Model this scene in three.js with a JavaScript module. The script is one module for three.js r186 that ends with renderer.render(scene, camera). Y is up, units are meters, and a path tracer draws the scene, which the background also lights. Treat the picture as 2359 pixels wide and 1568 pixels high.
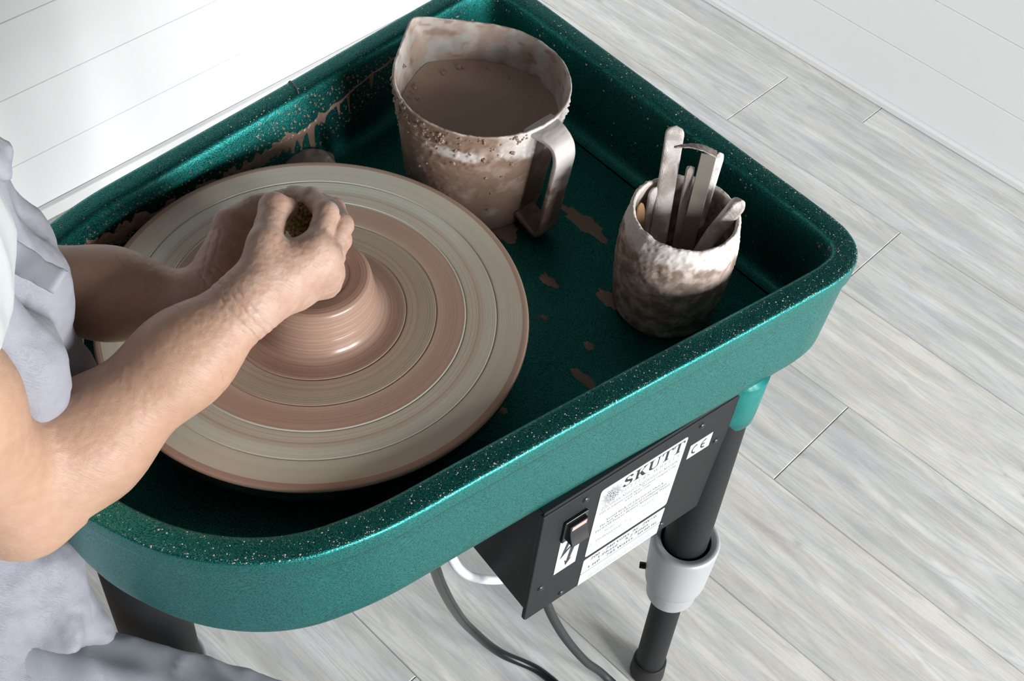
import * as THREE from 'three';
import { mergeGeometries } from 'three/addons/utils/BufferGeometryUtils.js';
import { RoundedBoxGeometry } from 'three/addons/geometries/RoundedBoxGeometry.js';
import { RectAreaLightUniformsLib } from 'three/addons/lights/RectAreaLightUniformsLib.js';
import { createNoise2D, createNoise3D } from 'simplex-noise';

// ---------- camera, daylight, exposure ----------
const H = 0.72;                                   // height of the wheel head above the floor
const scene = new THREE.Scene();
const camera = new THREE.PerspectiveCamera(30.405, 2359 / 1568, 0.05, 50);
camera.position.set(0.5436, 0.7957 + H, 0.4212);
camera.up.set(-0.5761, 0.6333, -0.5167);
camera.lookAt(0.5436 - 0.39631, 0.7957 + H - 0.76933, 0.4212 - 0.50107);
scene.add(camera);
const renderer = new THREE.WebGLRenderer({ antialias: true });
renderer.toneMapping = THREE.LinearToneMapping;
renderer.toneMappingExposure = 1.0;
renderer.shadowMap.enabled = true;
RectAreaLightUniformsLib.init();
scene.background = new THREE.Color(0.8, 0.9, 1.0);     // overcast sky outside the window
const WINDOWS = [{ z0: -0.15, z1: 0.75 }, { z0: -1.45, z1: -0.6 }].map((w) => ({ x: 4.2, y0: 0.72, y1: 2.15, ...w }));   // two tall windows at the far end of the room
for (const w of WINDOWS) {
  const daylight = new THREE.RectAreaLight(new THREE.Color(1.0, 1.0, 0.995), 42, w.z1 - w.z0, w.y1 - w.y0);
  daylight.name = 'window_daylight';
  daylight.position.set(w.x - 0.03, (w.y0 + w.y1) / 2, (w.z0 + w.z1) / 2);
  daylight.lookAt(-5, (w.y0 + w.y1) / 2, (w.z0 + w.z1) / 2);
  scene.add(daylight);
}

// ---------- helpers ----------
function rngOf(seed) { let s = seed | 0; return () => { s = (s + 0x6d2b79f5) | 0; let t = Math.imul(s ^ (s >>> 15), 1 | s); t = (t + Math.imul(t ^ (t >>> 7), 61 | t)) ^ t; return ((t ^ (t >>> 14)) >>> 0) / 4294967296; }; }
const n2 = createNoise2D(rngOf(11)), n3 = createNoise3D(rngOf(23));
const fbm2 = (x, y, o = 4) => { let a = 0.5, s = 0; for (let i = 0; i < o; i++) { s += a * n2(x, y); x *= 2.03; y *= 2.03; a *= 0.5; } return s; };
const fbm3 = (x, y, z, o = 4) => { let a = 0.5, s = 0; for (let i = 0; i < o; i++) { s += a * n3(x, y, z); x *= 2.03; y *= 2.03; z *= 2.03; a *= 0.5; } return s; };
const clamp = (x, a = 0, b = 1) => Math.min(b, Math.max(a, x));
const lerp = (a, b, t) => a + (b - a) * t;
const sstep = (a, b, x) => { const t = clamp((x - a) / (b - a)); return t * t * (3 - 2 * t); };
const mix3 = (a, b, t) => [lerp(a[0], b[0], t), lerp(a[1], b[1], t), lerp(a[2], b[2], t)];
const lin = (hex) => { const c = new THREE.Color(hex); return [c.r, c.g, c.b]; };
const TURN = -4 * Math.PI / 180;                  // the machine stands 4 degrees off the floorboards
const CT = Math.cos(TURN), ST = Math.sin(TURN);
const world = ([u, y, v]) => [u * CT + v * ST, y + H, -u * ST + v * CT];   // machine axes (u right, v towards the potter) to the room
const taken = {};
function numbered(name) { taken[name] = (taken[name] ?? -1) + 1; return taken[name] ? name + '_' + String(taken[name]).padStart(3, '0') : name; }
function shade(o) { o.castShadow = true; o.receiveShadow = true; return o; }
function part(name, geometry, material, parent) { const m = shade(new THREE.Mesh(geometry, material)); m.name = name; parent.add(m); return m; }
function thing(name, label, category, base = [0, 0, 0], group) {   // a group at the thing's base; local axes are the machine's
  const g = new THREE.Group(); g.name = numbered(name);
  const w = world(base); g.position.set(w[0], w[1], w[2]); g.rotation.y = TURN;
  g.userData = { label, category }; if (group) g.userData.group = group;
  scene.add(g); return g;
}
function roomGroup(name) { const g = new THREE.Group(); g.name = name; g.userData = { kind: 'structure' }; scene.add(g); return g; }
function structure(name, geometry, material) { const m = part(name, geometry, material, scene); m.userData.kind = 'structure'; return m; }
function geo(pos, idx, uv, col) {
  const g = new THREE.BufferGeometry();
  g.setAttribute('position', new THREE.Float32BufferAttribute(pos, 3));
  if (uv) g.setAttribute('uv', new THREE.Float32BufferAttribute(uv, 2));
  if (col) g.setAttribute('color', new THREE.Float32BufferAttribute(col, 3));
  g.setIndex(idx); g.computeVertexNormals(); return g;
}
function box(w, h, d, x = 0, y = 0, z = 0, r = 0, seg = 2) {
  const g = r > 0 ? new RoundedBoxGeometry(w, h, d, seg, r) : new THREE.BoxGeometry(w, h, d);
  g.translate(x, y, z); return g;
}
// grid surface: fn(i/nu, j/nv) -> [x,y,z]; closedU wraps
function gridSurface(nu, nv, fn, { closedU = false, uvFn, colFn, flip = false } = {}) {
  const pos = [], uv = [], col = [], idx = [];
  for (let j = 0; j <= nv; j++) for (let i = 0; i <= nu; i++) {
    const a = i / nu, b = j / nv, p = fn(a, b); pos.push(p[0], p[1], p[2]);
    const t = uvFn ? uvFn(a, b, p) : [a, b]; uv.push(t[0], t[1]);
    if (colFn) { const c = colFn(a, b, p); col.push(c[0], c[1], c[2]); }
  }
  const w = nu + 1;
  for (let j = 0; j < nv; j++) for (let i = 0; i < nu; i++) {
    const a = j * w + i, b = a + 1, c = a + w, d = c + 1;
    if (flip) idx.push(a, b, c, b, d, c); else idx.push(a, c, b, b, c, d);
  }
  const g = geo(pos, idx, uv, colFn ? col : null);
  if (closedU) {                                   // weld the normals over the seam
    const n = g.attributes.normal;
    for (let j = 0; j <= nv; j++) {
      const a = j * w, b = j * w + nu, x = n.getX(a) + n.getX(b), y = n.getY(a) + n.getY(b), z = n.getZ(a) + n.getZ(b), l = Math.hypot(x, y, z) || 1;
      n.setXYZ(a, x / l, y / l, z / l); n.setXYZ(b, x / l, y / l, z / l);
    }
  }
  return g;
}
function tube(points, radius, segs = 60, radial = 12) {
  const c = new THREE.CatmullRomCurve3(points.map((p) => new THREE.Vector3(...p)));
  const g = new THREE.TubeGeometry(c, segs, radius, radial, false);
  const ends = [0, 1].map((t) => { const s = new THREE.SphereGeometry(radius, radial, 8); const p = c.getPoint(t); s.translate(p.x, p.y, p.z); return s; });
  return mergeGeometries([g, ...ends]);
}
function lathe(points, segs = 96) { return new THREE.LatheGeometry(points.map(([r, y]) => new THREE.Vector2(r, y)), segs); }
function dataTexture(w, h, fn, { srgb = false, wrap = true } = {}) {
  const d = new Uint8Array(w * h * 4);
  for (let y = 0; y < h; y++) for (let x = 0; x < w; x++) { const c = fn(x, y), k = (y * w + x) * 4; d[k] = clamp(c[0], 0, 255); d[k + 1] = clamp(c[1], 0, 255); d[k + 2] = clamp(c[2], 0, 255); d[k + 3] = 255; }
  const t = new THREE.DataTexture(d, w, h, THREE.RGBAFormat); t.magFilter = THREE.LinearFilter; t.minFilter = THREE.LinearMipmapLinearFilter; t.generateMipmaps = true;
  if (srgb) t.colorSpace = THREE.SRGBColorSpace;
  if (wrap) t.wrapS = t.wrapT = THREE.RepeatWrapping;
  t.needsUpdate = true; return t;
}
// tileable noise on a torus, period 1 in x and y
const tn = (x, y, f) => { const a = x * 2 * Math.PI, b = y * 2 * Math.PI, r = f / (2 * Math.PI); return n3(Math.cos(a) * r + 5 * f, Math.sin(a) * r + Math.cos(b) * r * 1.37, Math.sin(b) * r * 1.37 + 9); };

// ---------- smooth bodies: a distance field meshed with surface nets ----------
const sub = (a, b) => [a[0] - b[0], a[1] - b[1], a[2] - b[2]], dot = (a, b) => a[0] * b[0] + a[1] * b[1] + a[2] * b[2];
function cone(a, b, ra, rb) {                      // tapered capsule
  const d = sub(b, a), l2 = dot(d, d) || 1e-9;
  return (x, y, z) => { const px = x - a[0], py = y - a[1], pz = z - a[2]; const t = clamp((px * d[0] + py * d[1] + pz * d[2]) / l2); return Math.hypot(px - d[0] * t, py - d[1] * t, pz - d[2] * t) - (ra + (rb - ra) * t); };
}
function ball(c, r, s = [1, 1, 1]) { const m = Math.min(...s); return (x, y, z) => (Math.hypot((x - c[0]) / s[0], (y - c[1]) / s[1], (z - c[2]) / s[2]) - r) * m; }
const smin = (a, b, k) => { const h = Math.max(k - Math.abs(a - b), 0) / k; return Math.min(a, b) - h * h * k * 0.25; };
const smax = (a, b, k) => -smin(-a, -b, k);
const union = (list, k) => (x, y, z) => { let d = 1e3; for (const f of list) d = smin(d, f(x, y, z), k); return d; };
function nets(f, lo, hi, cell, { colFn, uvScale = 1 } = {}) {
  const N = [0, 1, 2].map((i) => Math.ceil((hi[i] - lo[i]) / cell) + 1), [nx, ny, nz] = N, val = new Float32Array(nx * ny * nz).fill(1);
  const B = 6, hd = B * cell * 0.5 * 1.7321 * 1.25;
  for (let bz = 0; bz < nz; bz += B) for (let by = 0; by < ny; by += B) for (let bx = 0; bx < nx; bx += B) {
    const c = f(lo[0] + (bx + B / 2 - 0.5) * cell, lo[1] + (by + B / 2 - 0.5) * cell, lo[2] + (bz + B / 2 - 0.5) * cell), far = Math.abs(c) > hd;
    for (let z = bz; z < Math.min(nz, bz + B); z++) for (let y = by; y < Math.min(ny, by + B); y++) for (let x = bx; x < Math.min(nx, bx + B); x++)
      val[(z * ny + y) * nx + x] = far ? c : f(lo[0] + x * cell, lo[1] + y * cell, lo[2] + z * cell);
  }
  const at = new Int32Array(nx * ny * nz).fill(-1), pos = [], nor = [], col = [], uv = [], idx = [];
  const E = [[0, 1], [2, 3], [4, 5], [6, 7], [0, 2], [1, 3], [4, 6], [5, 7], [0, 4], [1, 5], [2, 6], [3, 7]], e = cell * 0.5;
  for (let z = 0; z < nz - 1; z++) for (let y = 0; y < ny - 1; y++) for (let x = 0; x < nx - 1; x++) {
    const k = (z * ny + y) * nx + x, v = [val[k], val[k + 1], val[k + nx], val[k + nx + 1], val[k + nx * ny], val[k + nx * ny + 1], val[k + nx * ny + nx], val[k + nx * ny + nx + 1]];
    let neg = 0; for (const q of v) if (q < 0) neg++;
    if (neg === 0 || neg === 8) continue;
    let sx = 0, sy = 0, sz = 0, n = 0;
    for (const [a, b] of E) if ((v[a] < 0) !== (v[b] < 0)) { const t = v[a] / (v[a] - v[b]); sx += lerp(a & 1, b & 1, t); sy += lerp((a >> 1) & 1, (b >> 1) & 1, t); sz += lerp(a >> 2, b >> 2, t); n++; }
    const X = lo[0] + (x + sx / n) * cell, Y = lo[1] + (y + sy / n) * cell, Z = lo[2] + (z + sz / n) * cell;
    let gx = f(X + e, Y, Z) - f(X - e, Y, Z), gy = f(X, Y + e, Z) - f(X, Y - e, Z), gz = f(X, Y, Z + e) - f(X, Y, Z - e); const l = Math.hypot(gx, gy, gz) || 1;
    at[k] = pos.length / 3; pos.push(X, Y, Z); nor.push(gx / l, gy / l, gz / l); uv.push((X + Y * 0.6) * uvScale, (Z - Y * 0.8) * uvScale);
    if (colFn) { const c = colFn(X, Y, Z, gx / l, gy / l, gz / l); col.push(c[0], c[1], c[2]); }
  }
  const S = [1, nx, nx * ny];
  for (let z = 1; z < nz - 1; z++) for (let y = 1; y < ny - 1; y++) for (let x = 1; x < nx - 1; x++) {
    const k = (z * ny + y) * nx + x, s = val[k] < 0;
    for (let d = 0; d < 3; d++) if (s !== (val[k + S[d]] < 0)) {
      const p = S[(d + 1) % 3], q = S[(d + 2) % 3], A = at[k - p - q], Bq = at[k - q], C = at[k], D = at[k - p];
      if (A < 0 || Bq < 0 || C < 0 || D < 0) continue;
      if (s) idx.push(A, Bq, C, A, C, D); else idx.push(A, C, Bq, A, D, C);
    }
  }
  const g = new THREE.BufferGeometry();
  g.setAttribute('position', new THREE.Float32BufferAttribute(pos, 3)); g.setAttribute('normal', new THREE.Float32BufferAttribute(nor, 3)); g.setAttribute('uv', new THREE.Float32BufferAttribute(uv, 2));
  if (colFn) g.setAttribute('color', new THREE.Float32BufferAttribute(col, 3));
  g.setIndex(idx); return g;
}

// ---------- the room ----------
const ROOM = { x0: -0.935, x1: 4.2, z0: -1.527, z1: 3.4, top: 2.7 };
const PLANK = 0.1965, ROW0 = -1.451;               // floorboards run along x
function woodTexture(seed, warm) {
  const w = 2048, h = 320, r = rngOf(seed), ox = r() * 50, oy = r() * 50, knots = [];
  for (let i = 0; i < 4; i++) knots.push([r() * 1.3, 0.02 + r() * 0.155, 0.004 + r() * 0.006]);
  return dataTexture(w, h, (px, py) => {
    const x = px / w * 1.3, y = py / h * PLANK;
    let wy = y;
    for (const [kx, ky, kr] of knots) { const dx = (x - kx) / 5, dy = y - ky, g = Math.exp(-(dx * dx + dy * dy) / (kr * kr * 3)); wy += g * dy * 1.5; }
    const ring = fbm2(ox + x * 1.1, oy + wy * 14, 3);
    const lines = Math.pow(Math.abs(Math.sin((ring * 7 + wy * 60 + 0.25 * n2(ox + x * 5, wy * 50)) * 2.2)), 6);
    const fine = fbm2(ox + x * 8, oy + wy * 420, 3), broad = fbm2(ox + 9 + x * 1.7, oy + wy * 22, 3), tint = fbm2(ox + 30 + x * 2.6, oy + y * 26, 3);
    let b = 218 + broad * 26 + fine * 9 - lines * 12 * (0.5 + 0.9 * clamp(broad + 0.4)) + fbm2(ox + x * 60, oy + y * 300, 2) * 6;
    for (const [kx, ky, kr] of knots) { const d = Math.hypot((x - kx) / 1.7, y - ky); b -= 42 * Math.exp(-(d * d) / (kr * kr * 0.35)) * (0.6 + 0.5 * n2(x * 300, y * 500)); }
    const cloud = fbm2(ox + 70 + x * 7, oy + y * 30, 3); b += cloud * 12; const t = tint * 9;
    return [b - 5 + t * 0.55 + warm, b - 5 - Math.abs(t) * 0.1, b - 8 - t * 0.9 - warm];
  }, { srgb: true });
}
const plankMats = [0, 1, 2, 3, 4, 5].map((i) => new THREE.MeshStandardMaterial({ map: woodTexture(40 + i, (i % 3) - 1), roughness: 0.62, color: new THREE.Color().setScalar([1, 0.95, 1.02, 0.97, 0.93, 1.0][i]) }));
function plankGeometry(w, d, shift) {              // top face textured in metres, edges eased
  const e = 0.0012, t = 0.012, hw = w / 2, hd = d / 2;
  const ring = (q, y) => [[-hw + q, y, -hd + q], [hw - q, y, -hd + q], [hw - q, y, hd - q], [-hw + q, y, hd - q]];
  const pos = [...ring(0, -t), ...ring(0, -e), ...ring(e, 0)].flat(), idx = [];
  for (let k = 0; k < 2; k++) for (let i = 0; i < 4; i++) { const a = k * 4 + i, b = k * 4 + (i + 1) % 4, c = a + 4, dd = b + 4; idx.push(a, c, b, b, c, dd); }
  idx.push(8, 11, 9, 9, 11, 10);
  const uv = []; for (let i = 0; i < pos.length; i += 3) uv.push((pos[i] + hw) / 1.3 + shift, (pos[i + 2] + hd) / PLANK);
  const g = geo(pos, idx, uv).toNonIndexed(); g.computeVertexNormals(); return g;
}
const floorGroup = roomGroup('floor');
part('subfloor', box(ROOM.x1 - ROOM.x0 + 0.4, 0.1, ROOM.z1 - ROOM.z0 + 0.4, (ROOM.x0 + ROOM.x1) / 2, -0.062, (ROOM.z0 + ROOM.z1) / 2), new THREE.MeshStandardMaterial({ color: 0x8d8982, roughness: 0.9 }), floorGroup);
const jointAt = { 0: -0.34, 1: 0.05, 3: 0.206, 7: 0.068 };   // where boards butt, by row
for (let row = -1; row < 20; row++) {
  const za = Math.max(ROOM.z0 - 0.01, ROW0 + row * PLANK), zb = Math.min(ROOM.z1 + 0.01, ROW0 + (row + 1) * PLANK);
  if (zb - za < 0.01) continue;
  const r = rngOf(900 + row), j0 = jointAt[row] ?? (row === 2 ? -0.62 : row === 4 ? 0.86 : row === 5 ? -0.42 : row === 6 ? 0.62 : -0.6 + r() * 1.2);
  for (let k = -3; k < 6; k++) {
    const xa = Math.max(ROOM.x0 - 0.01, j0 + k * 1.22), xb = Math.min(ROOM.x1 + 0.01, j0 + (k + 1) * 1.22);
    if (xb - xa < 0.02) continue;
    const g = plankGeometry(xb - xa - 0.0008, zb - za - 0.0008, r() * (1 - (xb - xa) / 1.3));
    const m = part('plank', g, plankMats[Math.floor(r() * 6)], floorGroup); m.position.set((xa + xb) / 2, 0, (za + zb) / 2);
  }
}
const wallPaint = new THREE.MeshStandardMaterial({ color: new THREE.Color().setRGB(0.83, 0.85, 0.855), roughness: 0.55, bumpMap: dataTexture(256, 256, (x, y) => { const q = 128 + 60 * tn(x / 256, y / 256, 18) + 40 * tn(x / 256, y / 256, 60); return [q, q, q]; }), bumpScale: 0.0002 });
const trimPaint = new THREE.MeshStandardMaterial({ color: new THREE.Color().setRGB(0.78, 0.79, 0.79), roughness: 0.5 });
const plaster = new THREE.MeshStandardMaterial({ color: new THREE.Color().setRGB(0.055, 0.053, 0.051), roughness: 0.95 });
// two boarded walls: each board its own piece with eased edges
const BOARD = 0.1248;
function boardedWall(name, length, place) {
  const g = roomGroup(name);
  const back = part('backing', box(length + 0.1, ROOM.top + 0.06, 0.1, 0, ROOM.top / 2, -0.068), plaster, g);
  const n = 9, full = box(length, BOARD - 0.0006, 0.018, 0, 0, -0.009, 0.0018, 3);
  for (let i = 0; i < n; i++) {
    const h = BOARD;
    const m = part('board', full, wallPaint, g);
    m.position.y = i * BOARD + h / 2;
  }
  part('cap_rail', box(length, 0.03, 0.034, 0, n * BOARD + 0.015, -0.001, 0.004), trimPaint, g);
  place(g); return g;
}
const lenL = ROOM.z1 - ROOM.z0, lenR = ROOM.x1 - ROOM.x0;
boardedWall('wall_left', lenL, (g) => { g.position.set(ROOM.x0, 0, (ROOM.z0 + ROOM.z1) / 2); g.rotation.y = Math.PI / 2; });
boardedWall('wall_back', lenR, (g) => { g.position.set((ROOM.x0 + ROOM.x1) / 2, 0, ROOM.z0); });
structure('trim_1', box(0.012, 0.026, lenL - 0.02, ROOM.x0 + 0.0062, 0.0132, (ROOM.z0 + ROOM.z1) / 2, 0.003), trimPaint);
structure('trim_2', box(lenR - 0.02, 0.014, 0.012, (ROOM.x0 + ROOM.x1) / 2, 0.0072, ROOM.z0 + 0.0062, 0.003), trimPaint);
structure('ceiling', box(lenR + 0.3, 0.1, lenL + 0.3, (ROOM.x0 + ROOM.x1) / 2, ROOM.top + 0.08, (ROOM.z0 + ROOM.z1) / 2), plaster);
structure('wall_front', box(lenR + 0.3, ROOM.top + 0.06, 0.1, (ROOM.x0 + ROOM.x1) / 2, ROOM.top / 2, ROOM.z1 + 0.05), plaster);
{ // the window wall, with real openings
  const g = roomGroup('wall_right'), x = ROOM.x1 + 0.08, t = 0.16;
  const seg = (y0, y1, z0, z1) => part('wall_panel', box(t, y1 - y0, z1 - z0, x, (y0 + y1) / 2, (z0 + z1) / 2), plaster, g);
  const { y0, y1 } = WINDOWS[0];
  seg(0, y0, ROOM.z0 - 0.1, ROOM.z1 + 0.1); seg(y1, ROOM.top + 0.03, ROOM.z0 - 0.1, ROOM.z1 + 0.1);
  seg(y0, y1, ROOM.z0 - 0.1, WINDOWS[1].z0); seg(y0, y1, WINDOWS[1].z1, WINDOWS[0].z0); seg(y0, y1, WINDOWS[0].z1, ROOM.z1 + 0.1);
  const glass = new THREE.MeshPhysicalMaterial({ color: 0xffffff, transmission: 1, thickness: 0, roughness: 0, ior: 1.5 });
  WINDOWS.forEach((o, i) => {
    const w = roomGroup('window_' + (i + 1)), fx = ROOM.x1 + 0.09, f = 0.045, zm = (o.z0 + o.z1) / 2, ym = (y0 + y1) / 2;
    const bar = (h, d, y, z) => part('frame_bar', box(0.05, h, d, fx, y, z, 0.004), trimPaint, w);
    bar(f, o.z1 - o.z0, y0 + f / 2, zm); bar(f, o.z1 - o.z0, y1 - f / 2, zm);
    bar(y1 - y0 - 2 * f, f, ym, o.z0 + f / 2); bar(y1 - y0 - 2 * f, f, ym, o.z1 - f / 2); bar(y1 - y0 - 2 * f, f, ym, zm);
    for (const s of [-1, 1]) { const wd = (o.z1 - o.z0) / 2 - f * 1.5; part('pane', box(0.004, y1 - y0 - 2 * f, wd, fx, ym, zm + s * (wd / 2 + f / 2)), glass, w); }
  });
}

// ---------- the pottery wheel ----------
const hammered = (() => {                          // dark enamel with a fine hammered fleck
  const n = 1024, f = (x, y) => tn(x / n, y / n, 75) * 0.6 + tn(x / n + 0.37, y / n + 0.11, 150) * 0.5;
  const v = new Float32Array(n * n); for (let y = 0; y < n; y++) for (let x = 0; x < n; x++) v[y * n + x] = f(x, y);
  const map = dataTexture(n, n, (x, y) => { const q = v[y * n + x], d = sstep(-0.15, 0.5, q); return [lerp(46, 14, d), lerp(142, 80, d), lerp(136, 80, d)]; }, { srgb: true });
  const bump = dataTexture(n, n, (x, y) => { const q = 128 + 100 * v[y * n + x]; return [q, q, q]; });
  map.repeat.set(8, 8); bump.repeat.set(8, 8);       // 12.5 cm a tile
  return { map, bump };
})();
const enamel = new THREE.MeshPhysicalMaterial({ map: hammered.map, bumpMap: hammered.bump, bumpScale: 0.00025, roughness: 0.46, metalness: 0.97, clearcoat: 0.22, clearcoatRoughness: 0.22 });
const blackMetal = new THREE.MeshPhysicalMaterial({ color: new THREE.Color().setRGB(0.013, 0.0135, 0.015), roughness: 0.55, specularIntensity: 0.45, bumpMap: dataTexture(256, 256, (x, y) => { const q = 128 + 90 * tn(x / 256, y / 256, 90); return [q, q, q]; }), bumpScale: 0.0001 });
const greyCast = new THREE.MeshPhysicalMaterial({ color: new THREE.Color().setRGB(0.44, 0.46, 0.48), roughness: 0.42, metalness: 0.35 });
const rubber = new THREE.MeshStandardMaterial({ color: new THREE.Color().setRGB(0.012, 0.012, 0.013), roughness: 0.7 });

const wheel = thing('pottery_wheel', 'electric pottery wheel with dark green tray, grey wheel head and black legs', 'pottery wheel', [0, -H, 0]);
const Y = (y) => y + H;                             // heights in this group count from the floor
const half = [[0, .257], [.038, .2545], [.072, .247], [.12, .226], [.153, .202], [.178, .174], [.194, .146], [.204, .116], [.2115, .082], [.219, .013], [.232, -.111], [.248, -.248], [.258, -.338], [.2605, -.372], [.257, -.397], [.245, -.414], [.226, -.424], [.2, -.427], [.1, -.427]];
const ringPts = [...half, [0, -.427], ...half.slice(1).reverse().map(([u, v]) => [-u, v])];
const outline = (() => {
  const c = new THREE.CatmullRomCurve3(ringPts.map(([u, v]) => new THREE.Vector3(u, 0, v)), true, 'centripetal'); c.arcLengthDivisions = 2000;
  const n = 420, p = c.getSpacedPoints(n), len = c.getLength();
  return Array.from({ length: n + 1 }, (_, i) => {
    const a = p[(i - 1 + n) % n], b = p[(i + 1) % n], tx = b.x - a.x, tz = b.z - a.z, l = Math.hypot(tx, tz), q = p[i % n];
    return { u: q.x, v: q.z, nu: tz / l * -1, nv: tx / l, s: i / n * len };   // outward for this winding
  });
})();
{ const o = outline[0]; if (o.nv < 0) for (const q of outline) { q.nu *= -1; q.nv *= -1; } }
const offset = (q, d) => [q.u + q.nu * d, q.v + q.nv * d];
const FLOOR = -0.07, RIM = 0.0155;
const profile = [[-.046, FLOOR], [-.040, FLOOR + .0006], [-.0345, FLOOR + .004], [-.0315, FLOOR + .012], [-.0285, -.03], [-.0255, .0], [-.0243, .0075], [-.0236, .0115], [-.0218, .0143], [-.019, .0154], [-.014, RIM + .0003], [-.008, RIM + .0001], [-.004, .0154], [-.0018, .0150], [-.0005, .0140], [0, .0122], [.0, -.001], [-.0002, -.004], [-.0022, -.0072], [-.003, -.011], [-.0045, -.05], [-.006, -.092], [-.0068, -.1], [-.0092, -.1065], [-.015, -.1098], [-.03, -.11]];
{
  const dense = []; for (let i = 0; i < profile.length - 1; i++) { const [a, b] = profile[i], [c, d] = profile[i + 1], n = Math.max(1, Math.ceil(Math.hypot(c - a, d - b) / 0.012)); for (let k = 0; k < n; k++) dense.push([lerp(a, c, k / n), lerp(b, d, k / n)]); } dense.push(profile[profile.length - 1]);
  const run = [0]; for (let i = 1; i < dense.length; i++) run.push(run[i - 1] + Math.hypot(dense[i][0] - dense[i - 1][0], dense[i][1] - dense[i - 1][1]));
  const nu = outline.length - 1, nv = dense.length - 1;
  const wall = gridSurface(nu, nv, (a, b) => { const q = outline[Math.round(a * nu)], [d, y] = dense[Math.round(b * nv)], [u, v] = offset(q, d); return [u, Y(y), v]; },
    { closedU: true, uvFn: (a, b) => [outline[Math.round(a * nu)].s, run[Math.round(b * nv)]] });
  const fill = (d, y, up) => {
    const pts = outline.slice(0, -1).map((q) => { const [u, v] = offset(q, d); return new THREE.Vector2(u, v); });
    const tri = THREE.ShapeUtils.triangulateShape(pts, []), pos = pts.flatMap((p) => [p.x, Y(y), p.y]), uv = pts.flatMap((p) => [p.x, p.y]);
    const a = pts[tri[0][0]], b = pts[tri[0][1]], c = pts[tri[0][2]], cw = (b.x - a.x) * (c.y - a.y) - (b.y - a.y) * (c.x - a.x) > 0;
    return geo(pos, tri.flatMap(([i, j, k]) => (cw === up ? [i, k, j] : [i, j, k])), uv);
  };
  const tray = part('tray', mergeGeometries([wall, fill(-.046, FLOOR, true), fill(-.03, -.11, false)]), enamel, wheel);
  tray.userData.label = 'dark green enamelled tray with rounded front';
  // leg sockets moulded under the two back corners
  for (const s of [-1, 1]) part('leg_socket', lathe([[0.001, -.172], [.0262, -.172], [.0278, -.170], [.0284, -.16], [.0288, -.105], [0.001, -.105]].map(([r, y]) => [r, Y(y)]), 48).translate(s * .2245, 0, -.319), enamel, wheel);
}
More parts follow.
